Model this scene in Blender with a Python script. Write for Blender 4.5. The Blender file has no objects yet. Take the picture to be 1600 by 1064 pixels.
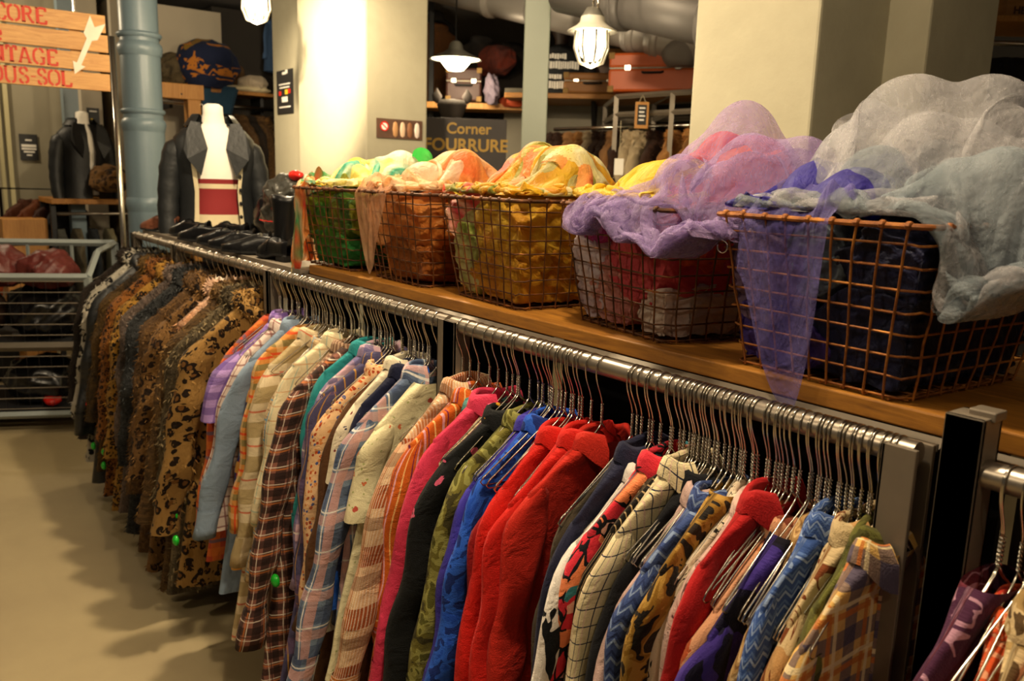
import bpy, bmesh, math, random
import numpy as np
from mathutils import Matrix, Vector

scene = bpy.context.scene
COL = scene.collection
random.seed(7)
PI = math.pi

# ------------------------------------------------------------------ camera
RAILZ = 1.36
CAM_R = np.array([[0.60095448, -0.16886821, 0.78124083],
                  [0.79874076, 0.09087473, -0.59477305],
                  [0.02944321, 0.98144043, 0.18949350]])
CAM_C = np.array([0.5336, -1.1266, RAILZ + 0.3591])
FPX = 1300.0
cam_d = bpy.data.cameras.new('camera')
cam_d.sensor_width = 23.5
cam_d.lens = FPX / 1600.0 * 23.5
cam_d.clip_start = 0.02
cam_d.dof.use_dof = True
cam_d.dof.focus_distance = 1.75
cam_d.dof.aperture_fstop = 3.5
cam = bpy.data.objects.new('camera', cam_d)
COL.objects.link(cam)
mw = Matrix([list(CAM_R[0]) + [CAM_C[0]], list(CAM_R[1]) + [CAM_C[1]], list(CAM_R[2]) + [CAM_C[2]], [0, 0, 0, 1]])
cam.matrix_world = mw
scene.camera = cam


def at(px, py, d):
    """world point seen in the photograph at (px, py), d metres in front of the lens"""
    return CAM_C + CAM_R @ (np.array([(px - 800) / FPX, -(py - 532) / FPX, -1.0]) * d)


# ------------------------------------------------------------------ light
vs = scene.view_settings
vs.view_transform = 'Standard'
vs.look = 'None'
vs.exposure = 0.6
vs.gamma = 1.0
vs.use_curve_mapping = False
scene.cycles.transparent_max_bounces = 24
scene.cycles.max_bounces = 6
world = bpy.data.worlds.new('room_ambience')
scene.world = world
world.use_nodes = True
world.node_tree.nodes['Background'].inputs[0].default_value = (1.0, 0.80, 0.56, 1)
world.node_tree.nodes['Background'].inputs[1].default_value = 0.045
WARM = (1.0, 0.80, 0.52)


def point_light(name, loc, watts, radius=0.06, color=WARM):
    l = bpy.data.lights.new(name, 'POINT')
    l.energy = watts
    l.color = color
    l.shadow_soft_size = radius
    o = bpy.data.objects.new(name, l)
    o.location = loc
    COL.objects.link(o)
    return o


def spot_light(name, loc, target, watts, angle, blend=0.5, radius=0.05, color=WARM):
    l = bpy.data.lights.new(name, 'SPOT')
    l.energy = watts
    l.color = color
    l.spot_size = math.radians(angle)
    l.spot_blend = blend
    l.shadow_soft_size = radius
    o = bpy.data.objects.new(name, l)
    o.location = loc
    o.rotation_euler = (Vector(target) - Vector(loc)).to_track_quat('-Z', 'Y').to_euler()
    COL.objects.link(o)
    return o


# unseen ceiling lamps above the rack and the aisle, some only added as fill
point_light('unseen_ceiling_light', (-2.45, 0.25, 3.02), 150)
point_light('unseen_ceiling_light', (-0.5, -0.35, 3.02), 85)
point_light('unseen_ceiling_light', (-1.3, -2.4, 3.02), 38)  # added fill for the garment fronts and the floor
point_light('unseen_ceiling_light', (1.6, -1.2, 3.02), 16)  # unseen lamp added to light the near end
spot_light('unseen_ceiling_spot_light', (-3.6, -0.1, 3.15), (-4.75, 1.32, 2.35), 680, 46, 0.9)
point_light('unseen_ceiling_light', (-7.4, -0.8, 3.02), 38)

# ------------------------------------------------------------------ helpers


def tag(o, label=None, cat=None, group=None, kind=None):
    if label:
        o['label'] = label
    if cat:
        o['category'] = cat
    if group:
        o['group'] = group
    if kind:
        o['kind'] = kind
    return o


def empty(name, loc, rz=0.0, label=None, cat=None, group=None):
    o = bpy.data.objects.new(name, None)
    o.empty_display_size = 0.1
    o.location = [float(v) for v in loc]
    o.rotation_euler = (0, 0, rz)
    COL.objects.link(o)
    return tag(o, label, cat, group)


def mk_mesh(name, V, F, mat=None, uv=None, smooth=True):
    me = bpy.data.meshes.new(name)
    V = np.asarray(V, dtype=np.float64)
    me.from_pydata(V.tolist(), [], F if isinstance(F, list) else F.tolist())
    if uv is not None:
        lay = me.uv_layers.new(name='UVMap')
        idx = np.empty(len(me.loops), dtype=np.int32)
        me.loops.foreach_get('vertex_index', idx)
        lay.data.foreach_set('uv', np.asarray(uv, dtype=np.float32)[idx].ravel())
    if smooth:
        me.polygons.foreach_set('use_smooth', np.ones(len(me.polygons), dtype=bool))
    if mat:
        me.materials.append(mat)
    me.update()
    return me


def link(name, me, parent=None, loc=None, rot=None):
    o = bpy.data.objects.new(name, me)
    COL.objects.link(o)
    if parent is not None:
        o.parent = parent
    if loc is not None:
        o.location = [float(v) for v in loc]
    if rot is not None:
        o.rotation_euler = rot
    return o


def mk(name, V, F, mat, parent=None, uv=None, smooth=True, loc=None):
    return link(name, mk_mesh(name, V, F, mat, uv, smooth), parent, loc)


def grid_faces(nr, nc, wrap=False, off=0):
    r = np.arange(nr - 1)[:, None]
    c = np.arange(nc if wrap else nc - 1)[None, :]
    c2 = (c + 1) % nc
    a = r * nc + c
    b = r * nc + c2
    F = np.stack([a, b, b + nc, a + nc], -1).reshape(-1, 4) + off
    return F


class MB:
    """collects boxes, tubes, lathes and lofts into one mesh"""

    def __init__(s):
        s.V = []
        s.F = []
        s.n = 0

    def add(s, V, F):
        V = np.asarray(V, float)
        s.V.append(V)
        s.F += [[int(i) + s.n for i in f] for f in F]
        s.n += len(V)
        return s

    def box(s, lo, hi, bev=0.0, M=None):
        lo = np.array(lo, float)
        hi = np.array(hi, float)
        if bev > 0:
            bm = bmesh.new()
            bmesh.ops.create_cube(bm, size=1)
            for v in bm.verts:
                v.co = [(lo[i] + hi[i]) / 2 + v.co[i] * (hi[i] - lo[i]) for i in range(3)]
            bmesh.ops.bevel(bm, geom=bm.edges[:], offset=bev, segments=2, affect='EDGES', profile=0.5)
            bm.verts.index_update()
            V = np.array([v.co[:] for v in bm.verts])
            F = [[v.index for v in f.verts] for f in bm.faces]
            bm.free()
        else:
            V = np.array([[x, y, z] for x in (lo[0], hi[0]) for y in (lo[1], hi[1]) for z in (lo[2], hi[2])])
            F = [[0, 1, 3, 2], [4, 6, 7, 5], [0, 4, 5, 1], [2, 3, 7, 6], [0, 2, 6, 4], [1, 5, 7, 3]]
        if M is not None:
            V = V @ M.T
        return s.add(V, F)

    def tube(s, P, r, sides=6, closed=False, caps=True):
        P = np.asarray(P, float)
        n = len(P)
        r = np.broadcast_to(np.asarray(r, float), (n,))
        if closed:
            T = np.roll(P, -1, 0) - np.roll(P, 1, 0)
        else:
            T = np.gradient(P, axis=0)
        T /= np.linalg.norm(T, axis=1)[:, None] + 1e-12
        ref = np.array([0, 0, 1.0]) if abs(T[0, 2]) < 0.9 else np.array([1.0, 0, 0])
        N = np.zeros_like(P)
        v = np.cross(T[0], ref)
        v /= np.linalg.norm(v)
        for i in range(n):
            v = v - T[i] * np.dot(v, T[i])
            v /= np.linalg.norm(v) + 1e-12
            N[i] = v
        B = np.cross(T, N)
        a = np.linspace(0, 2 * PI, sides, endpoint=False)
        V = P[:, None] + r[:, None, None] * (np.cos(a)[None, :, None] * N[:, None] + np.sin(a)[None, :, None] * B[:, None])
        F = grid_faces(n, sides, True).tolist()
        if closed:
            o = (n - 1) * sides
            F += [[o + k, o + (k + 1) % sides, (k + 1) % sides, k] for k in range(sides)]
        elif caps:
            F.append(list(range(sides))[::-1])
            F.append([(n - 1) * sides + k for k in range(sides)])
        return s.add(V.reshape(-1, 3), F)

    def lathe(s, prof, c=(0, 0, 0), sides=24, sx=1, sy=1):
        prof = np.asarray(prof, float)
        a = np.linspace(0, 2 * PI, sides, endpoint=False)
        V = np.stack([prof[:, 0][:, None] * np.cos(a) * sx + c[0], prof[:, 0][:, None] * np.sin(a) * sy + c[1],
                      np.repeat(prof[:, 1][:, None], sides, 1) + c[2]], -1)
        return s.add(V.reshape(-1, 3), grid_faces(len(prof), sides, True).tolist())

    def build(s, name, mat, parent=None, smooth=False, loc=None):
        return mk(name, np.concatenate(s.V), s.F, mat, parent, None, smooth, loc)


def smooth_by_angle(o, ang=0.6):
    me = o.data
    me.polygons.foreach_set('use_smooth', np.ones(len(me.polygons), dtype=bool))
    try:
        me.set_sharp_from_angle(angle=ang)
    except Exception:
        pass
    return o


def copy_tree(o, parent=None):
    c = o.copy()
    COL.objects.link(c)
    if parent is not None:
        c.parent = parent
    for ch in list(o.children):
        copy_tree(ch, c)
    return c


def waves(p, seed, n=5, f=1.0):
    """smooth pseudo noise from sines; p (...,k)"""
    rs = np.random.RandomState(seed)
    k = p.shape[-1]
    out = 0
    for i in range(n):
        d = rs.normal(size=k)
        d /= np.linalg.norm(d)
        fr = f * (1 + 0.65 * i) * rs.uniform(0.8, 1.25)
        out = out + np.sin((p * d).sum(-1) * fr + rs.uniform(0, 6.28)) / (1 + 0.5 * i)
    return out / 2.2


def ridges(p, seed, n=5, f=1.0):
    """creased noise 0..1 (1 on ridge lines)"""
    rs = np.random.RandomState(seed)
    k = p.shape[-1]
    out = 0
    w = 0
    for i in range(n):
        d = rs.normal(size=k)
        d /= np.linalg.norm(d)
        fr = f * (1 + 0.55 * i) * rs.uniform(0.8, 1.25)
        ph = (p * d).sum(-1) * fr + rs.uniform(0, 6.28) + 1.2 * waves(p, seed + 31 + i, 3, f * 0.7)
        a = 1.0 / (1 + 0.6 * i)
        out = out + a * (1 - np.abs(np.sin(ph)))
        w += a
    return out / w


# ------------------------------------------------------------------ materials


def lin(h):
    h = h.lstrip('#')
    c = [int(h[i:i + 2], 16) / 255 for i in (0, 2, 4)]
    return tuple([(v / 12.92 if v <= 0.04045 else ((v + 0.055) / 1.055) ** 2.4) for v in c] + [1.0])


class Mt:
    def __init__(s, name):
        s.m = bpy.data.materials.new(name)
        s.m.use_nodes = True
        s.t = s.m.node_tree
        s.b = s.t.nodes['Principled BSDF']
        s.out = s.t.nodes['Material Output']
        s._uv = None

    def node(s, typ, **kw):
        n = s.t.nodes.new(typ)
        for k, v in kw.items():
            setattr(n, k, v)
        return n

    def put(s, sock, v):
        if isinstance(v, bpy.types.NodeSocket):
            s.t.links.new(v, sock)
        else:
            if hasattr(sock, 'default_value'):
                try:
                    sock.default_value = v
                except Exception:
                    sock.default_value = v[:3]

    def uv(s):
        if s._uv is None:
            s._uv = s.node('ShaderNodeTexCoord').outputs['UV']
        return s._uv

    def objc(s):
        return s.node('ShaderNodeTexCoord').outputs['Object']

    def math(s, op, a, b=None, c=None):
        n = s.node('ShaderNodeMath', operation=op)
        s.put(n.inputs[0], a)
        if b is not None:
            s.put(n.inputs[1], b)
        if c is not None:
            s.put(n.inputs[2], c)
        return n.outputs[0]

    def sep(s, v):
        n = s.node('ShaderNodeSeparateXYZ')
        s.put(n.inputs[0], v)
        return n.outputs

    def comb(s, x, y, z=0.0):
        n = s.node('ShaderNodeCombineXYZ')
        s.put(n.inputs[0], x)
        s.put(n.inputs[1], y)
        s.put(n.inputs[2], z)
        return n.outputs[0]

    def noise(s, v, scale, detail=2.0, rough=0.5, dist=0.0):
        n = s.node('ShaderNodeTexNoise')
        s.put(n.inputs['Vector'], v)
        n.inputs['Scale'].default_value = scale
        n.inputs['Detail'].default_value = detail
        n.inputs['Roughness'].default_value = rough
        n.inputs['Distortion'].default_value = dist
        return n.outputs[0]

    def noisec(s, v, scale, detail=2.0):
        n = s.node('ShaderNodeTexNoise')
        s.put(n.inputs['Vector'], v)
        n.inputs['Scale'].default_value = scale
        n.inputs['Detail'].default_value = detail
        return n.outputs[1]

    def voro(s, v, scale, feature='F1', rand=1.0):
        n = s.node('ShaderNodeTexVoronoi', feature=feature)
        s.put(n.inputs['Vector'], v)
        n.inputs['Scale'].default_value = scale
        n.inputs['Randomness'].default_value = rand
        return n.outputs

    def mix(s, f, a, b):
        n = s.node('ShaderNodeMix', data_type='RGBA')
        s.put(n.inputs[0], f)
        s.put(n.inputs[6], a)
        s.put(n.inputs[7], b)
        return n.outputs[2]

    def ramp(s, f, stops, interp='LINEAR'):
        n = s.node('ShaderNodeValToRGB')
        s.put(n.inputs[0], f)
        cr = n.color_ramp
        cr.interpolation = interp
        while len(cr.elements) > 1:
            cr.elements.remove(cr.elements[-1])
        cr.elements[0].position = stops[0][0]
        cr.elements[0].color = stops[0][1]
        for p, c in stops[1:]:
            e = cr.elements.new(p)
            e.color = c
        return n.outputs[0]

    def warp(s, v, scale, amt):
        n = s.node('ShaderNodeVectorMath', operation='MULTIPLY_ADD')
        c = s.noisec(v, scale)
        s.put(n.inputs[0], c)
        n.inputs[1].default_value = (amt, amt, amt)
        s.put(n.inputs[2], v)
        return n.outputs[0]

    def bump(s, h, strength=0.3, dist=0.01):
        n = s.node('ShaderNodeBump')
        n.inputs['Strength'].default_value = strength
        n.inputs['Distance'].default_value = dist
        s.put(n.inputs['Height'], h)
        s.t.links.new(n.outputs[0], s.b.inputs['Normal'])

    def fin(s, col, rough=0.8, metal=0.0, sheen=0.0, spec=0.5):
        s.put(s.b.inputs['Base Color'], col)
        s.put(s.b.inputs['Roughness'], rough)
        s.b.inputs['Metallic'].default_value = metal
        s.b.inputs['Sheen Weight'].default_value = sheen
        s.b.inputs['Specular IOR Level'].default_value = spec
        return s.m


def fabric(k, col, rough=0.85, wrinkle=0.6, sheen=0.04, spec=0.2):
    uv = k.uv()
    h = k.math('ADD', k.math('MULTIPLY', k.noise(uv, 16, 3, 0.55, 0.6), 1.0), k.math('MULTIPLY', k.noise(uv, 420, 1), 0.12))
    k.bump(h, wrinkle, 0.02)
    return k.fin(col, rough, 0, sheen, spec)


def cloth_solid(name, h, var=0.12, **kw):
    k = Mt(name)
    c = lin(h)
    d = tuple([v * (1 - var * 2.2) for v in c[:3]] + [1])
    col = k.mix(k.noise(k.uv(), 9, 4, 0.6), d, tuple([min(1, v * (1 + var)) for v in c[:3]] + [1]))
    return fabric(k, col, **kw)


def cloth_plaid(name, base, stripes, rot=0.0, **kw):
    """stripes: (axis 0/1, period m, start m, width m, colour, alpha)"""
    k = Mt(name)
    x, y, _ = k.sep(k.warp(k.uv(), 5, 0.02))
    if rot:
        ca, sa = math.cos(rot), math.sin(rot)
        x, y = k.math('ADD', k.math('MULTIPLY', x, ca), k.math('MULTIPLY', y, sa)), k.math('SUBTRACT', k.math('MULTIPLY', y, ca), k.math('MULTIPLY', x, sa))
    col = lin(base)
    for ax, per, st, w, c, al in stripes:
        t = k.math('FRACT', k.math('DIVIDE', k.math('SUBTRACT', x if ax == 0 else y, st), per))
        m = k.math('MULTIPLY', k.math('LESS_THAN', t, w / per), al)
        col = k.mix(m, col, lin(c))
    return fabric(k, col, **kw)


def cloth_floral(name, base, cols, scale=22, r=0.34, leaf=None, **kw):
    k = Mt(name)
    uv = k.warp(k.uv(), scale * 1.6, 0.35 / scale)
    d, c = k.voro(uv, scale)[0:2]
    rnd = k.sep(c)[0]
    pick = k.ramp(rnd, [(i / len(cols), lin(h)) for i, h in enumerate(cols)], 'CONSTANT')
    petal = k.math('LESS_THAN', k.math('ADD', d, k.math('MULTIPLY', k.noise(uv, scale * 3.2, 2), 0.35)), r + 0.17)
    col = lin(base)
    if leaf:
        d2 = k.voro(k.warp(k.uv(), scale, 0.02), scale * 1.7)[0]
        col = k.mix(k.math('LESS_THAN', d2, 0.13), col, lin(leaf))
    col = k.mix(petal, col, pick)
    col = k.mix(k.math('LESS_THAN', d, 0.09), col, lin(base))
    return fabric(k, col, **kw)


def cloth_blotch(name, cols, scale=14, detail=2.0, aniso=(1, 1), dist=0.6, soft=False, **kw):
    """noise thresholds: camouflage, cow hide, tie dye"""
    k = Mt(name)
    x, y, _ = k.sep(k.uv())
    f = k.noise(k.comb(k.math('MULTIPLY', x, aniso[0]), k.math('MULTIPLY', y, aniso[1])), scale, detail, 0.5, dist)
    n = len(cols)
    lo, hi = 0.34, 0.66
    stops = [(0.0 if i == 0 else lo + (hi - lo) * i / n, lin(c)) for i, c in enumerate(cols)]
    return fabric(k, k.ramp(f, stops, 'LINEAR' if soft else 'CONSTANT'), **kw)


def fur_leopard(name, base, spot, mid, scale=26, fur=0.7):
    k = Mt(name)
    uv = k.warp(k.uv(), scale * 0.9, 0.5 / scale)
    x, y, _ = k.sep(uv)
    uv2 = k.comb(x, k.math('MULTIPLY', y, 0.72))
    d = k.voro(uv2, scale)[0]
    brk = k.noise(uv, scale * 2.0, 2)
    ring = k.math('MULTIPLY', k.math('GREATER_THAN', d, 0.22), k.math('LESS_THAN', d, k.math('ADD', 0.30, k.math('MULTIPLY', brk, 0.3))))
    ring = k.math('MULTIPLY', ring, k.math('GREATER_THAN', brk, 0.40))
    bs = k.mix(k.noise(k.uv(), 7, 4, 0.6), lin(base), tuple([v * 0.55 for v in lin(base)[:3]] + [1]))
    col = k.mix(k.math('LESS_THAN', d, 0.22), bs, lin(mid))
    col = k.mix(ring, col, lin(spot))
    xx, yy, _ = k.sep(k.uv())
    h = k.noise(k.comb(xx, k.math('MULTIPLY', yy, 0.35)), 160, 4, 0.7)
    k.bump(h, fur, 0.02)
    return k.fin(col, 0.8, 0, 0.04, 0.15)


def fur_plain(name, c1, c2, scale=20, streak=0.3, fur=1.0):
    k = Mt(name)
    x, y, _ = k.sep(k.uv())
    v = k.comb(x, k.math('MULTIPLY', y, streak))
    col = k.mix(k.ramp(k.noise(v, scale, 5, 0.7, 0.8), [(0.3, (0, 0, 0, 1)), (0.7, (1, 1, 1, 1))]), lin(c1), lin(c2))
    k.bump(k.noise(v, 140, 4, 0.7), fur, 0.025)
    return k.fin(col, 0.75, 0, 0.04, 0.15)


def cloth_zig(name, c1, c2, c3, period=0.03, zig=0.03, amp=0.014, smooth=False, **kw):
    k = Mt(name)
    x, y, _ = k.sep(k.warp(k.uv(), 6, 0.03))
    if smooth:
        off = k.math('MULTIPLY', k.math('SINE', k.math('MULTIPLY', x, 2 * PI / zig)), amp * 0.6)
    else:
        off = k.math('MULTIPLY', k.math('PINGPONG', x, zig / 2), 2 * amp / zig)
    t = k.math('FRACT', k.math('DIVIDE', k.math('ADD', y, off), period))
    col = k.ramp(t, [(0.0, lin(c1)), (0.42, lin(c2)), (0.62, lin(c1)), (0.8, lin(c3))], 'CONSTANT')
    col = k.mix(k.math('MULTIPLY', k.noise(k.uv(), 18, 2), 0.5), col, lin(c1))
    return fabric(k, col, **kw)


def cloth_cells(name, cols, edge, scale=16, ew=0.05, **kw):
    """comic-like print: coloured shapes with dark outlines"""
    k = Mt(name)
    uv = k.warp(k.uv(), scale * 0.8, 0.9 / scale)
    c = k.voro(uv, scale)[1]
    e = k.voro(uv, scale, 'DISTANCE_TO_EDGE')[0]
    col = k.ramp(k.sep(c)[0], [(i / len(cols), lin(h)) for i, h in enumerate(cols)], 'CONSTANT')
    m = k.math('MULTIPLY', k.math('LESS_THAN', e, ew), k.math('GREATER_THAN', k.noise(uv, scale * 0.6, 1), 0.44))
    return fabric(k, k.mix(m, col, lin(edge)), **kw)


def cloth_ink(name, base, ink, scale=12, lines=9, width=0.16, second=None, **kw):
    """line drawing print"""
    k = Mt(name)
    f = k.noise(k.uv(), scale, 2.5, 0.5, 1.2)
    t = k.math('FRACT', k.math('MULTIPLY', f, lines))
    gate = k.math('GREATER_THAN', k.noise(k.uv(), scale * 0.8, 1), 0.47)
    m = k.math('MULTIPLY', k.math('LESS_THAN', t, width), gate)
    col = lin(base)
    if second:
        col = k.mix(k.math('GREATER_THAN', k.noise(k.uv(), scale * 0.5, 1, 0.5, 0.5), 0.56), col, lin(second))
    return fabric(k, k.mix(m, col, lin(ink)), **kw)


def plain(name, h, rough=0.6, metal=0.0, var=0.0, scale=6.0, bump=0.0, spec=0.5):
    k = Mt(name)
    c = lin(h)
    if var:
        o = k.objc()
        d = tuple([v * (1 - var) for v in c[:3]] + [1])
        col = k.mix(k.noise(o, scale, 4, 0.6), d, tuple([min(1, v * (1 + var * 0.5)) for v in c[:3]] + [1]))
        if bump:
            k.bump(k.noise(o, scale * 3, 4, 0.6), bump, 0.01)
    else:
        col = c
    return k.fin(col, rough, metal, 0, spec)


def wood(name, c1, c2, axis=0, scale=5.0, knots=True, rough=0.55):
    k = Mt(name)
    o = k.objc()
    x, y, z = k.sep(o)
    f = [1.0, 1.0, 1.0]
    f[axis] = 0.10
    v = k.comb(k.math('MULTIPLY', x, f[0]), k.math('MULTIPLY', y, f[1]), k.math('MULTIPLY', z, f[2]))
    g = k.noise(v, scale * 9, 5, 0.65, 1.5)
    col = k.mix(k.ramp(g, [(0.3, (0, 0, 0, 1)), (0.72, (1, 1, 1, 1))]), lin(c1), lin(c2))
    if knots:
        d = k.voro(o, 4.2)[0]
        col = k.mix(k.math('LESS_THAN', d, 0.055), col, lin('#2a170b'))
    k.bump(g, 0.15, 0.005)
    return k.fin(col, rough)


def emit(name, h, strength):
    k = Mt(name)
    k.b.inputs['Base Color'].default_value = lin(h)
    k.b.inputs['Emission Color'].default_value = lin(h)
    k.b.inputs['Emission Strength'].default_value = strength
    return k.m


def silk(name, cols, scale=5.0, alpha=1.0, transl=0.45, fine=True, rough=0.55):
    """thin scarf cloth: diffuse plus translucent, optionally see-through"""
    k = Mt(name)
    uv = k.uv()
    n = len(cols)
    if n == 1:
        c = lin(cols[0])
        col = k.mix(k.noise(uv, 7, 3), tuple([v * 0.82 for v in c[:3]] + [1]), c)
    else:
        f = k.noise(uv, scale, 2.0, 0.5, 0.7)
        col = k.ramp(f, [(0.32 + 0.36 * i / (n - 1), lin(h)) for i, h in enumerate(cols)])
    k.fin(col, rough, 0, 0.1, 0.3)
    if fine:
        k.bump(k.math('ADD', k.noise(uv, 13, 3, 0.5, 1.2), k.math('MULTIPLY', k.noise(uv, 40, 4, 0.6, 0.8), 0.4)), 0.55, 0.03)
    tr = k.node('ShaderNodeBsdfTranslucent')
    k.put(tr.inputs['Color'], col)
    m1 = k.node('ShaderNodeMixShader')
    m1.inputs[0].default_value = transl
    k.t.links.new(k.b.outputs[0], m1.inputs[1])
    k.t.links.new(tr.outputs[0], m1.inputs[2])
    last = m1
    if alpha < 1:
        tp = k.node('ShaderNodeBsdfTransparent')
        m2 = k.node('ShaderNodeMixShader')
        x, y, _ = k.sep(uv)
        th = k.noise(k.comb(k.math('MULTIPLY', x, 1.0), k.math('MULTIPLY', y, 0.3)), 60, 4, 0.7, 1.5)
        # threads: hems are double cloth and so denser
        k.put(m2.inputs[0], k.math('MULTIPLY', k.math('ADD', 0.55, k.math('MULTIPLY', th, 0.9)), alpha))
        k.t.links.new(tp.outputs[0], m2.inputs[1])
        k.t.links.new(m1.outputs[0], m2.inputs[2])
        last = m2
    k.t.links.new(last.outputs[0], k.out.inputs[0])
    return k.m


def concrete(name, c1, c2, scale=1.5, rough=0.8, bump=0.15):
    k = Mt(name)
    o = k.objc()
    n = k.noise(o, scale, 6, 0.6, 0.4)
    n2 = k.noise(o, scale * 9, 4, 0.6)
    col = k.mix(k.ramp(n, [(0.3, (0, 0, 0, 1)), (0.7, (1, 1, 1, 1))]), lin(c1), lin(c2))
    col = k.mix(k.math('MULTIPLY', n2, 0.25), col, lin(c1))
    k.bump(n2, bump, 0.02)
    return k.fin(col, rough)


M = {}
M['floor'] = concrete('floor_concrete', '#958565', '#aa9a74', 0.9, 0.62, 0.05)
M['plaster'] = concrete('pillar_plaster', '#938d78', '#aaa48d', 1.3, 0.85, 0.12)
M['plaster_dark'] = concrete('grey_plaster', '#7d7768', '#938c7c', 1.3, 0.85, 0.1)
M['wall'] = concrete('wall_paint', '#8a8471', '#999380', 0.8, 0.85, 0.06)
M['wall_dark'] = concrete('dark_wall_tone', '#2a2622', '#35302b', 0.8, 0.85, 0.06)  # dark tone for the back walls and the shade block
M['wall_pale'] = concrete('pale_wall_paint', '#a89e8c', '#b8ae9b', 0.8, 0.85, 0.06)
M['ceiling'] = concrete('ceiling_paint', '#6e6966', '#7d7875', 0.6, 0.9, 0.05)
M['steel'] = plain('brushed_steel_tube', '#a79d90', 0.33, 0.85, 0.2, 14)
M['chrome'] = plain('hanger_wire_chrome', '#c9c2b6', 0.2, 1.0)
M['post'] = plain('raw_steel_channel', '#857a6c', 0.45, 0.35, 0.3, 9)
M['angle'] = plain('grey_steel_angle', '#756d61', 0.45, 0.5, 0.2, 9)
M['black_steel'] = plain('black_steel', '#16161a', 0.5, 0.2)
M['dark_panel'] = plain('dark_back_panel', '#0d0e14', 0.8)
M['shelf_wood'] = wood('pine_shelf_wood', '#7a4c14', '#b37826', 0)
M['sign_wood'] = wood('sign_pine_wood', '#a06c30', '#c0904e', 1)
M['frame_wood'] = wood('pine_frame_wood', '#a06a2c', '#c08a45', 2)
M['blue_iron'] = plain('blue_grey_iron_paint', '#687a85', 0.38, 0.0, 0.08, 8, 0.1)
M['green_iron'] = plain('green_grey_iron_paint', '#6f7568', 0.45, 0.0, 0.08, 8)
M['white_duct'] = plain('galvanised_duct', '#a6a09a', 0.45, 0.3, 0.12, 4)
M['grey_bin'] = plain('pale_grey_steel_paint', '#8c9494', 0.5, 0.1, 0.1, 8)
M['black_leather'] = plain('black_leather', '#0e0e10', 0.28, 0, 0.3, 25, 0.12)
M['jacket_leather'] = plain('jacket_leather', '#1b1d1f', 0.5, 0, 0.35, 12, 0.25, 0.35)
M['brown_leather'] = plain('brown_suede', '#6d3b22', 0.75, 0, 0.3, 25, 0.4)
M['red_leather'] = plain('burgundy_leather', '#5d2420', 0.42, 0, 0.35, 15, 0.5)
M['lining'] = plain('dark_lining', '#0b0a0a', 0.9)
M['tan_lining'] = plain('tan_lining', '#8a6a38', 0.8)
M['white_cloth'] = plain('white_cloth', '#e8e2d6', 0.85)
M['cream'] = plain('cream_cloth', '#cdbf9c', 0.85, 0, 0.15, 12)
M['red_knit'] = plain('dark_red_knit', '#7d1a1c', 0.85)
M['green_tag'] = plain('green_plastic', '#1fae2e', 0.25)
M['red_tag'] = plain('red_plastic', '#d0241c', 0.25)
M['black_paper'] = plain('black_poster_paper', '#101012', 0.5)
M['white_ink'] = plain('white_print', '#e6e2da', 0.6)
M['gold_ink'] = plain('gold_print', '#b98f1e', 0.5)
M['red_ink'] = plain('red_stencil_paint', '#b4341f', 0.7)
M['yellow_ink'] = plain('yellow_print', '#d8b81c', 0.6)
M['arrow_ink'] = plain('white_arrow_paint', '#d8cbb8', 0.7, 0, 0.2, 20)
k = Mt('rusty_wire')
o_ = k.objc()
M['rust'] = k.fin(k.ramp(k.noise(o_, 22, 4, 0.65), [(0.35, lin('#3a2413')), (0.52, lin('#5d3517')), (0.68, lin('#9a5d24'))]), 0.6, 0.45)
k = Mt('orange_rusty_wire')
o_ = k.objc()
M['rust_orange'] = k.fin(k.ramp(k.noise(o_, 22, 4, 0.65), [(0.32, lin('#5f3413')), (0.5, lin('#8c5220')), (0.68, lin('#b9792f'))]), 0.6, 0.4)


def hit(px, py, axis, val):
    """world point where the sight line through (px, py) meets the plane axis = val"""
    d = CAM_R @ np.array([(px - 800) / FPX, -(py - 532) / FPX, -1.0])
    return CAM_C + d * ((val - CAM_C[axis]) / d[axis])


def bx(name, lo, hi, mat, parent=None, bev=0.0):
    return MB().box(lo, hi, bev).build(name, mat, parent)


# ------------------------------------------------------------------ the room
CEIL = 3.3
XW, YW = -8.6, 6.4
tag(bx('floor', (XW - 0.2, -5, -0.1), (4, YW + 0.2, 0), M['floor']), kind='structure')
tag(bx('ceiling', (XW - 0.2, -5, CEIL), (4, YW + 0.2, CEIL + 0.1), M['ceiling']), kind='structure')
tag(bx('wall_left', (XW - 0.2, -5, 0), (XW, 2.4, CEIL), M['wall']), kind='structure')
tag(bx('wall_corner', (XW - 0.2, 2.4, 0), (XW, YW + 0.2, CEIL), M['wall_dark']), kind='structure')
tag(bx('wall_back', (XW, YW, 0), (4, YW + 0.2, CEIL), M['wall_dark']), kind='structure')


def structure(name, boxes, mat, label=None):
    b = MB()
    for lo, hi in boxes:
        b.box(lo, hi, 0.012)
    return tag(b.build(name, mat), label, kind='structure')


# plastered pillar behind the yellow scarves: wide face, notched corner, set-back wing
ya = 1.28
xa0, xa1 = hit(466, 150, 1, ya)[0], hit(571, 150, 1, ya)[0]
yb = hit(668, 150, 0, xa1)[1]
xc = hit(427, 150, 1, ya + 0.14)[0]
structure('pillar', [((xa0, ya, 0), (xa1, yb, CEIL)), ((xc, ya + 0.14, 0), (xa0 + 0.02, yb, CEIL))], M['plaster'],
          'plastered pillar lit bright behind the yellow scarves')
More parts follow.
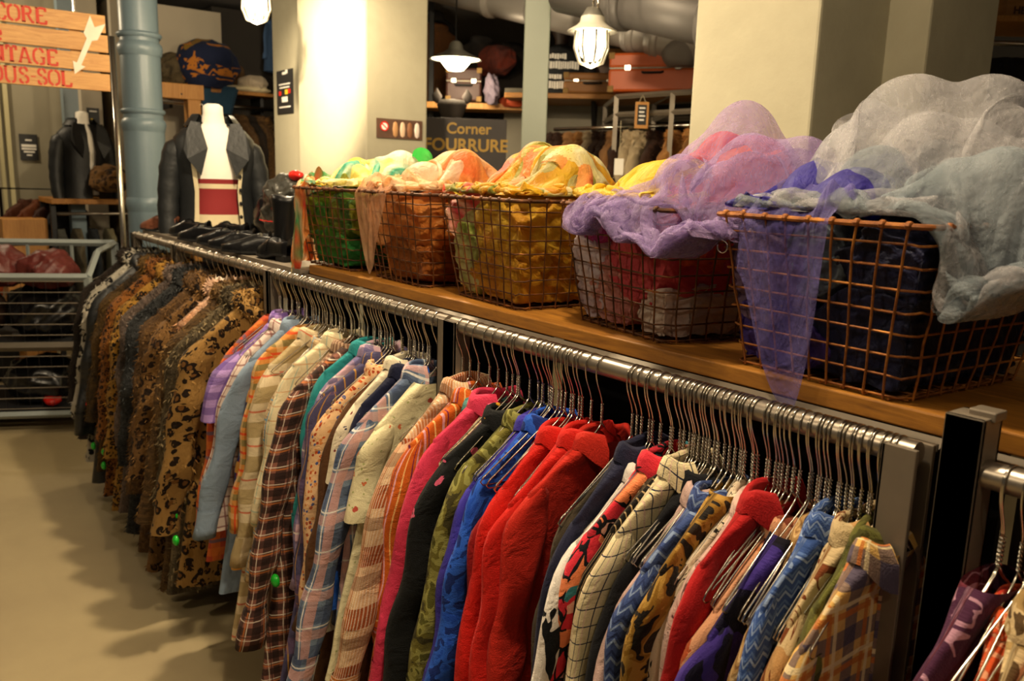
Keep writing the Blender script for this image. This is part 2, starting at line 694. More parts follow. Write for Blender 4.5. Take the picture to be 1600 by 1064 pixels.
# broad pillar behind the lavender and grey gauze
yp = 1.9
xp0, xp1 = hit(1083, 100, 1, yp)[0], hit(1275, 100, 1, yp)[0]
yq = hit(1385, 60, 0, xp1)[1]
xq = hit(1450, 60, 1, yq)[0]
yr = hit(1562, 10, 0, xq)[1]
structure('pillar', [((xp0, yp, 0), (xp1, yr, CEIL)), ((xp1 - 0.02, yq, 0), (xq, yr, CEIL))], M['plaster'],
          'broad stepped plaster pillar behind the grey gauze')
# pale wall panel behind the fur shelf and a dark block for the lamp and pillar shadow
XF = -7.6
y0, y1, y2 = hit(250, 60, 0, XF)[1], hit(346, 60, 0, XF)[1], hit(440, 60, 0, XF - 0.25)[1]
tag(bx('wall_alcove', (XF - 0.9, y0 - 0.4, 0), (XF, y1, hit(300, 14, 0, XF)[2]), M['wall_pale']), kind='structure')
tag(bx('wall_shade_block', (XF - 0.9, y1, 0), (XF - 0.25, y2 + 1.2, hit(400, 12, 0, XF)[2]), M['wall_dark']), kind='structure')

# blue cast-iron column
cx, cy = at(225, 200, 5.9)[:2]
col = empty('iron_column', (cx, cy, 0), 0)
tag(col, 'round blue-grey cast iron column with moulded rings', kind='structure')
rr = 0.137
za, zb, zc_ = at(225, 80, 5.9)[2], at(225, 195, 5.9)[2], at(225, 318, 5.9)[2]
MB().lathe([(rr * 0.93, za), (rr * 0.93, CEIL)], sides=32).build('shaft', M['blue_iron'], col, True)
MB().lathe([(rr * 0.96, zb), (rr * 0.96, za)], sides=32).build('shaft', M['blue_iron'], col, True)
MB().lathe([(rr * 1.0, 0), (rr * 1.0, zb)], sides=32).build('shaft', M['blue_iron'], col, True)
for z_, w_ in ((za, 0.05), (zb, 0.05), (zb + 0.09, 0.02), (za + 0.09, 0.02), (zc_, 0.06)):
    MB().lathe([(rr, z_ - w_), (rr * 1.06, z_ - w_ * 0.5), (rr * 1.09, z_), (rr * 1.06, z_ + w_ * 0.5), (rr * 0.9, z_ + w_)], sides=32).build('moulding_ring', M['blue_iron'], col, True)

# green-grey steel post in the middle of the room
px_, py_ = at(836, 150, 5.0)[:2]
sp = empty('steel_column', (px_, py_, 0), math.radians(-38))
tag(sp, 'slim green-grey steel column with fluted face', kind='structure')
bx('core', (-0.07, -0.05, 0), (0.07, 0.05, CEIL), M['green_iron'], sp, 0.008)
for s_ in (-1, 1):
    bx('flange', (s_ * 0.072 - 0.012, -0.075, 0), (s_ * 0.072 + 0.012, 0.075, CEIL), M['green_iron'], sp, 0.006)

# ------------------------------------------------------------------ clothes racks
RR = 0.0185
SEC = [(-4.42, -3.6), (-3.6, -2.4), (-2.4, -1.2), (-1.2, 0.005), (0.035, 1.2)]
RACK_LABEL = ['short steel clothes rack at the blue column, fur coats hanging', 'steel clothes rack holding the leopard and fur coats, shoes above',
              'steel clothes rack crowded with plaid shirts', 'steel clothes rack with the red shirts under the wire baskets',
              'steel clothes rack with a taller end post and paisley shirts']
for i, (xa, xb) in enumerate(SEC):
    rk = empty('clothes_rack', ((xa + xb) / 2, 0.25, 0), 0, RACK_LABEL[i], 'clothes rack', 'steel racks in a row')
    X0, X1 = xa - (xa + xb) / 2, xb - (xa + xb) / 2
    Y = -0.25
    t = MB().tube([(X0 + 0.01, Y, RAILZ), (X1 - 0.01, Y, RAILZ)], RR, 20)
    smooth_by_angle(t.build('rail', M['steel'], rk))
    pw = 0.028 if i < 3 else 0.05
    for e, x0_, x1_ in ((0, X0, X0 + pw), (1, X1 - pw, X1)):
        top = RAILZ + 0.012
        if i == 4 and e == 0:
            top = RAILZ + 0.075
        b = MB()   # open C channel: web and two flanges
        b.box((x0_, Y - 0.025, 0), (x0_ + (0.006 if e else pw), Y + 0.03, top), 0.0015)
        b.box((x0_, Y + 0.022, 0), (x1_, Y + 0.03, top), 0.0015)
        b.box((x0_, Y - 0.025, 0), (x1_, Y - 0.017, top), 0.0015)
        b.build('post', M['post'], rk)
        bx('rear_post', (x0_, 0.22, 0), (x1_, 0.27, top - 0.03), M['post'], rk, 0.003)
        bx('foot', (x0_, Y - 0.03, 0), (x1_, 0.27, 0.03), M['post'], rk, 0.003)
    bb = MB()
    bb.box((X0, Y + 0.032, RAILZ + 0.001), (X1, Y + 0.036, RAILZ + 0.012))
    bb.add([(X0, Y + 0.032, RAILZ + 0.001), (X1, Y + 0.032, RAILZ + 0.001), (X1, Y + 0.062, RAILZ + 0.0135), (X0, Y + 0.062, RAILZ + 0.0135)], [[0, 1, 2, 3]])
    bb.build('angle_bar', M['angle'], rk)
    bx('rear_rail', (X0, 0.235, RAILZ - 0.03), (X1, 0.262, RAILZ - 0.005), M['steel'], rk, 0.004)
    bx('back_panel', (X0 + 0.03, 0.10, 0.25), (X1 - 0.03, 0.115, RAILZ - 0.02), M['dark_panel'], rk)
    if i == 4:
        bx('bracket', (X0 + 0.02, Y - 0.005, RAILZ + 0.07), (X0 + 0.055, Y + 0.028, RAILZ + 0.083), M['post'], rk, 0.002)

SHELF = RAILZ + 0.045
sh = empty('wooden_shelf', (-0.6, 0.32, RAILZ + 0.013), 0, 'long pine shelf board carrying the wire baskets above the rack', 'shelf')
for j, (ya_, yb_, xl, xr) in enumerate([(-0.255, -0.06, -1.62, 1.75), (-0.056, 0.14, -1.6, 1.75), (0.144, 0.33, -1.6, 1.75)]):
    bx('plank', (xl, ya_, 0.001), (xr, yb_, 0.032), M['shelf_wood'], sh, 0.003)
ms = empty('steel_shelf', (-3.32, 0.32, RAILZ + 0.013), 0, 'dark steel shelf carrying black shoes above the fur coats', 'shelf')
bx('plate', (-1.1, -0.275, 0.0), (1.08, 0.33, 0.012), M['post'], ms, 0.002)
bx('lip', (-1.1, -0.28, -0.01), (1.08, -0.272, 0.014), M['post'], ms, 0.001)

# ------------------------------------------------------------------ hangers


def hanger_mesh():
    b = MB()
    r = 0.0017
    a = np.radians(np.linspace(-35, 188, 16))
    P = [(0, 0.0206 * math.cos(t), 0.0206 * math.sin(t)) for t in a]
    p0 = np.array(P[-1])
    for t in np.linspace(0.12, 1, 7):
        q = (1 - t) ** 3 * p0 + 3 * (1 - t) ** 2 * t * np.array([0, -0.0235, -0.034]) + 3 * (1 - t) * t * t * np.array([0, -0.001, -0.052]) + t ** 3 * np.array([0, 0, -0.082])
        P.append(tuple(q))
    b.tube(P, r, 6)
    for ph in (0, PI):
        z = np.linspace(-0.076, -0.118, 22)
        an = np.linspace(0, 2 * PI * 3.4, 22) + ph
        b.tube(np.stack([0.0021 * np.cos(an), 0.0021 * np.sin(an), z], 1), 0.0016, 5)
    for s in (-1, 1):
        Q = [(0, 0, -0.116), (0, s * 0.009, -0.128), (0, s * 0.02, -0.138), (0, s * 0.10, -0.198), (0, s * 0.170, -0.250), (0, s * 0.178, -0.260), (0, s * 0.172, -0.267), (0, s * 0.15, -0.268), (0, 0, -0.268)]
        b.tube(Q, r, 6)
    return mk_mesh('wire_hanger', np.concatenate(b.V), b.F, M['chrome'])


HANGER = hanger_mesh()


def hanger(x, label, group, yaw=0.0, tilt=0.0):
    o = link('wire_hanger', HANGER, None, (x, 0, RAILZ), (tilt, 0, yaw))
    return tag(o, label, 'hanger', group)


# ------------------------------------------------------------------ garments


def tufts(V, UV, count, length, seed, width=0.006, down=0.9):
    rs = np.random.RandomState(seed)
    nr, nc, _ = V.shape
    r = rs.randint(0, nr - 1, count)
    c = rs.randint(0, nc, count)
    c2 = (c + 1) % nc
    fr, fc = rs.rand(count, 1), rs.rand(count, 1)
    p = (V[r, c] * (1 - fc) + V[r, c2] * fc) * (1 - fr) + (V[r + 1, c] * (1 - fc) + V[r + 1, c2] * fc) * fr
    nrm = np.cross(V[r, c2] - V[r, c], V[r + 1, c] - V[r, c])
    nrm /= np.linalg.norm(nrm, axis=1)[:, None] + 1e-9
    cen = V.mean(axis=(1))[r]
    sg = np.sign(((p - cen) * nrm).sum(1))[:, None]
    nrm *= sg
    d = nrm * 0.75 + np.array([0, 0, -down]) + rs.normal(size=(count, 3)) * 0.35
    d /= np.linalg.norm(d, axis=1)[:, None]
    side = np.cross(d, rs.normal(size=(count, 3)))
    side /= np.linalg.norm(side, axis=1)[:, None]
    L = length * rs.uniform(0.6, 1.2, (count, 1))
    a, b, e = p - side * width / 2, p + side * width / 2, p + d * L
    VV = np.stack([a, b, e], 1).reshape(-1, 3)
    uv = np.repeat(UV[r, c], 3, axis=0)
    F = np.arange(count * 3).reshape(-1, 3)
    return VV, F, uv


def garment(name, label, cat, group, x, mat, length=0.76, sw=0.205, sleeve=0.56, T=0.012, flare=0.05, collar='shirt', yaw=0.0, seed=1,
            fold=0.010, hang=0.100, sl_r=0.052, sl_t=0.017, fur=0, mats=None, tags=(), root_z=RAILZ, root_y=0.0, spread=0.05, slope=0.52, placket=False, hems=True, lean=0.0, cx_=0.03):
    rs = np.random.RandomState(seed)
    root = empty(name, (x, root_y, root_z), yaw, label, cat, group)
    mats = mats or {}
    ns, nb, nc = 9, 24, 40
    s = np.linspace(0, 1, ns)
    W = 0.055 + (sw - 0.055) * s
    z = -hang - slope * (sw - 0.055) * s ** 1.05
    Tn = 0.030 + (T - 0.030) * np.minimum(1, s * 1.6)
    zs = z[-1]
    t = np.linspace(0, 1, nb)[1:]
    bl = length - (-zs - hang)
    W = np.concatenate([W, sw - 0.012 * np.sin(PI * np.minimum(1, t * 3.5)) + flare * t ** 1.2])
    z = np.concatenate([z, zs - bl * t])
    Tn = np.concatenate([Tn, T * (1 + 0.35 * t)])
    kk = np.concatenate([0.12 + 0.2 * s, 0.35 + 0.65 * t])
    ph = np.linspace(0, 2 * PI, nc, endpoint=False)
    cy = np.sign(np.cos(ph)) * np.abs(np.cos(ph)) ** 0.75
    cx = np.sign(np.sin(ph)) * np.abs(np.sin(ph)) ** 0.6
    Yg = W[:, None] * cy[None]
    Zg = np.repeat(z[:, None], nc, 1)
    Xg = Tn[:, None] * cx[None]

    def folds(Y, Z, K):
        p = np.stack([Y * 26, Z * 3.2, np.full_like(Y, x * 9.0)], -1)
        q = np.stack([Y * 55, Z * 6 + Y * 8, np.full_like(Y, seed * 1.7)], -1)
        return fold * K * (waves(p, 5, 3) + 0.6 * waves(q, seed % 17, 3)) + lean * (Z - zs)

    Xg = Xg + folds(Yg, Zg, kk[:, None])
    Zg = Zg + (0.012 * waves(np.stack([Yg * 14, Zg * 0 + seed], -1), seed, 2)) * (kk[:, None] > 0.9)
    V = np.stack([Xg, Yg, Zg], -1)
    UV = np.stack([Yg + 0.37 * (cx[None] < -0.01), Zg], -1)
    F = grid_faces(len(z), nc, True)
    body = mk('body', V.reshape(-1, 3), F, mat, root, UV.reshape(-1, 2))
    fsets = [(V, UV)]
    # sleeves
    if sleeve > 0:
        nl, ns2 = 24, 16
        pa = np.linspace(0, 2 * PI, ns2, endpoint=False)
        for sd in (-1, 1):
            l = np.linspace(0, 1, nl) ** 1.15 * sleeve
            bend = rs.uniform(0.6, 1.3)
            yc = sd * (sw - 0.030 + 0.030 * (1 - np.exp(-l / 0.07)) + spread * l * bend)
            zc = zs + 0.012 - l
            cap = np.sqrt(np.clip(l / 0.07, 0.0, 1))
            a_ = (sl_r * (1 - 0.22 * l / 0.6) + 0.006 * np.sin(l * 26 + rs.uniform(0, 6))) * (0.12 + 0.88 * cap)
            b_ = sl_t * (0.3 + 0.7 * cap) * (1 + 0.15 * np.sin(l * 31 + rs.uniform(0, 6)))
            cc, ss = np.cos(pa), np.sin(pa)
            Ys = yc[:, None] + a_[:, None] * np.sign(cc) * np.abs(cc) ** 0.85
            Zs = np.repeat(zc[:, None], ns2, 1) + 0.02 * np.minimum(1, l / 0.05)[:, None] * 0 + 0.25 * a_[:, None] * cc * (-sd) * np.exp(-l / 0.1)[:, None]
            Xs = b_[:, None] * np.sign(ss) * np.abs(ss) ** 0.8
            Kq = 0.5 + 0.5 * np.minimum(1, l / 0.3)
            Xs = Xs + folds(Ys, Zs, Kq[:, None]) + 0.35 * fold * np.sin(l * 40 + Ys[:, 0] * 60 + seed)[:, None]
            Vs = np.stack([Xs, Ys, Zs], -1)
            Us = np.stack([np.repeat((pa * 0.035)[None], nl, 0) + 0.11 * sd, np.repeat(-l[:, None], ns2, 1)], -1)
            sl = mk('sleeve', Vs.reshape(-1, 3), grid_faces(nl, ns2, True), mats.get('sleeve', mat), root, Us.reshape(-1, 2))
            fsets.append((Vs, Us))
            if hems and not fur and sleeve > 0.3:
                g = Vs[-4:]
                ce = g.mean(1, keepdims=True)
                g = ce + (g - ce) * np.array([1.18, 1.07, 1.0])
                g = np.concatenate([g, ce[-1:] + (g[-1:] - ce[-1:]) * 0.82 + np.array([0, 0, 0.004])])
                ug = np.concatenate([Us[-4:, :, ::-1] * np.array([1, -1]), Us[-1:, :, ::-1]])
                mk('cuff', g.reshape(-1, 3), grid_faces(5, ns2, True), mats.get('cuff', mat), sl, ug.reshape(-1, 2))
    # collar
    if collar == 'shirt':
        m = 30
        pc = np.linspace(0.30, 2 * PI - 0.30, m)
        fr = np.clip((np.cos(pc) - 0.35) / 0.65, 0, 1)
        rows = []
        for ex, zz, zf in ((0.0, -0.004, 0), (-0.006, 0.014, -0.004), (-0.003, 0.022, -0.006), (0.004, 0.020, -0.008), (0.009, 0.008, -0.018), (0.013, -0.012, -0.040)):
            rows.append(np.stack([(cx_ + ex) * np.cos(pc) + 0.010 * fr * (zz < 0.012), (0.060 + ex * 1.3) * np.sin(pc), -hang + zz + zf * fr + 0.004 * np.sin(pc * 3 + seed)], -1))
        R_ = np.array(rows)
        uvc = np.stack([np.repeat((pc * 0.06)[None], 6, 0), np.repeat(np.linspace(0, 0.1, 6)[:, None], m, 1)], -1)
        mk('collar', R_.reshape(-1, 3), grid_faces(6, m), mats.get('collar', mat), root, uvc.reshape(-1, 2))
    elif collar == 'fur':
        m = 26
        pc = np.linspace(0.2, 2 * PI - 0.2, m)
        qa = np.linspace(0, 2 * PI, 10, endpoint=False)
        cr = 0.034 * (0.7 + 0.3 * np.sin(pc / 2))
        Xc = (0.040 + cr[:, None] * np.cos(qa)) * np.cos(pc)[:, None]
        Yc = (0.085 + cr[:, None] * np.cos(qa)) * np.sin(pc)[:, None]
        Zc = -hang - 0.012 + cr[:, None] * np.sin(qa) * 1.2 - 0.06 * np.clip(np.cos(pc), 0, 1)[:, None]
        Vc = np.stack([Xc, Yc, Zc], -1)
        Uc = np.stack([np.repeat((pc * 0.08)[:, None], 10, 1), np.repeat((qa * 0.03)[None], m, 0)], -1)
        mk('collar', Vc.reshape(-1, 3), grid_faces(m, 10, True), mats.get('collar', mat), root, Uc.reshape(-1, 2))
        if fur:
            v_, f_, u_ = tufts(Vc, Uc, 900, 0.018, seed + 5, down=0.3)
            tag(mk('collar_fur', v_, f_, mats.get('collar', mat), root, u_), kind='stuff')
    if placket:
        ii = np.arange(2, len(z))
        zz = z[ii]
        rows = []
        for yy, ox in ((-0.016, 0.001), (-0.014, 0.004), (0.014, 0.004), (0.016, 0.001)):
            Yp = np.full(len(ii), yy)
            xx = Tn[ii] * (1 - abs(yy / W[ii]) ** 1.2) ** 0.6 + folds(Yp, zz, kk[ii]) + ox
            rows.append(np.stack([xx, Yp, zz], -1))
        R_ = np.array(rows)
        uvp = np.stack([R_[..., 1] + 0.2, R_[..., 2] + 0.013], -1)
        mk('button_placket', R_.reshape(-1, 3), grid_faces(4, len(ii)), mats.get('placket', mat), root, uvp.reshape(-1, 2))
        for q in range(3, len(ii), 4):
            p = (R_[1, q] + R_[2, q]) / 2
            c = MB().lathe([(0.0, 0.003), (0.004, 0.003), (0.0052, 0.0015), (0.0052, 0.0)], sides=10)
            Vb = np.concatenate(c.V)[:, [2, 1, 0]] + p
            mk('button', Vb, c.F, M['cream'], root)
    if fur:
        vs_, fs_, us_, off = [], [], [], 0
        for (Vg, Ug) in fsets:
            cnt = int(fur * (0.55 if Vg.shape[0] > 26 else 0.22))
            v_, f_, u_ = tufts(Vg, Ug, cnt, 0.020, seed + off)
            vs_.append(v_)
            fs_.append(f_ + off)
            us_.append(u_)
            off += len(v_)
        tag(mk('fur', np.concatenate(vs_), np.concatenate(fs_), mat, root, np.concatenate(us_)), kind='stuff')
    for (tz, ty, tx, tm) in tags:
        c = MB().lathe([(0, 0.012), (0.008, 0.011), (0.016, 0.007), (0.020, 0.0), (0.018, -0.006), (0.008, -0.010), (0, -0.011)], sides=16)
        Vb = np.concatenate(c.V)[:, [0, 2, 1]] * np.array([1, -1, 1]) + np.array([tx, ty, tz])
        tg = mk('security_tag', Vb, c.F, M[tm], root)
        tg['label'] = 'round glossy %s plastic security tag' % tm.split('_')[0]
    return root


# ---- fur coats, far end first
MF = {
    'darkfur': fur_plain('dark_brown_fur', '#120d09', '#2e2117'),
    'snow': fur_leopard('black_white_spotted_fur', '#b9b2a2', '#0e0d0c', '#8d8472', 26),
    'ginger': fur_leopard('ginger_spotted_fur', '#8a5520', '#1a0f07', '#6a3a12', 60),
    'yellowleo': fur_leopard('yellow_spotted_fur', '#a67a30', '#140d06', '#7a4c16', 50),
    'greymarble': fur_plain('grey_pink_marbled_fur', '#17161a', '#8a7568', 12, 0.6),
    'curly': fur_plain('black_grey_curly_fur', '#0e1013', '#4d4f50', 55, 1.0, 1.4),
    'nutria': fur_plain('brown_sheared_fur', '#3a2410', '#7c5a30', 45, 0.8),
    'brownleo': fur_leopard('brown_ocelot_fur', '#7d5a30', '#20130a', '#4c3014', 36),
    'tiger': fur_plain('tawny_striped_fur', '#2a1a0c', '#97713e', 16, 3.2),
    'greylong': fur_plain('grey_brown_long_fur', '#2c2419', '#93805c', 24, 0.5, 1.4),
    'tanleo': fur_leopard('tan_leopard_velvet', '#a07a42', '#1d120a', '#6d4820', 34, 0.4),
    'apricot': fur_plain('apricot_white_fur', '#c77a35', '#ece2d2', 6, 0.6),
    'blacklea': None,
    'goldtrim': fur_plain('black_gold_fur', '#0d0b08', '#6b4d1a', 8, 0.4),
}
kk_ = Mt('black_leather_coat')
MF['blacklea'] = fabric(kk_, kk_.mix(kk_.noise(kk_.uv(), 8, 3), lin('#0c0d0f'), lin('#1d2024')), 0.36, 0.5, 0.0, 0.5)
COATS = [
    (-4.34, 'darkfur', 'dark brown fur coat at the far end of the rail by the blue column', 1.00, 2200, (), 'coat'),
    (-4.18, 'snow', 'black and white spotted fur coat beside the black leather coat', 1.08, 2200, ((-0.93, -0.35, 0.05, 'green_tag'),), 'coat'),
    (-4.04, 'blacklea', 'black leather coat with a green and a red round tag', 1.16, 0, ((-1.04, -0.355, 0.05, 'green_tag'), (-0.82, -0.365, 0.05, 'red_tag')), 'coat'),
    (-3.88, 'goldtrim', 'black fur coat with golden brown front edge', 1.05, 2000, (), 'coat'),
    (-3.73, 'ginger', 'ginger coat with tiny dark spots', 1.13, 2200, ((-1.06, -0.36, 0.05, 'green_tag'), (-0.99, -0.355, 0.05, 'green_tag')), 'coat'),
    (-3.55, 'yellowleo', 'yellow leopard coat with small black spots next to the ginger one', 1.16, 2400, (), 'coat'),
    (-3.42, 'greymarble', 'dark grey fur coat marbled with dusty pink', 1.10, 2400, (), 'coat'),
    (-3.28, 'curly', 'black and grey curly lamb coat', 1.16, 2600, (), 'coat'),
    (-3.10, 'nutria', 'plain brown sheared fur coat with ribbed front edge', 1.16, 3000, (), 'coat'),
    (-2.95, 'brownleo', 'brown fur coat with large blotched spots and rounded shoulder', 1.20, 3200, (), 'coat'),
    (-2.82, 'apricot', 'short white and apricot fur collar piece between the leopard coats', 0.34, 1500, (), 'fur piece'),
    (-2.74, 'tiger', 'tawny fur coat with dark stripes, hem near the floor', 1.20, 3200, (), 'coat'),
    (-2.62, 'greylong', 'long-haired grey brown fur coat beside the tan leopard coat', 1.16, 3600, (), 'coat'),
    (-2.48, 'tanleo', 'tan leopard print velvet coat with a green tag on the hem', 1.07, 1200, ((-0.96, -0.37, 0.06, 'green_tag'), (-0.88, -0.36, 0.02, 'green_tag')), 'coat'),
]
G1 = 'fur and leopard coats on the far rail'
for i, (x, mk_, lab, ln, fu, tg, cat) in enumerate(COATS):
    short = ln < 0.5
    garment('fur_coat' if mk_ != 'blacklea' else 'leather_coat', lab, cat, G1, x, MF[mk_], length=ln, sw=0.235, sleeve=0 if short else 0.66 + 0.05 * (i % 3), T=0.034,
            flare=0.13 if not short else 0.02, collar='fur', yaw=math.radians(random.uniform(-5, 5)), seed=100 + i, fold=0.022, hang=0.095,
            sl_r=0.070, sl_t=0.036, fur=fu, tags=tg, spread=0.19, slope=0.78)
    hanger(x, 'chrome wire hanger holding the ' + ' '.join(lab.split(' ')[:4]), 'hangers on the far rail', math.radians(random.uniform(-6, 6)))
for x in (-4.1, -3.66, -3.48, -3.22, -3.02, -2.88, -2.68, -2.56, -2.53):
    hanger(x, 'chrome wire hanger squeezed among the fur coats', 'spare hangers among the fur coats', math.radians(random.uniform(-12, 12)))

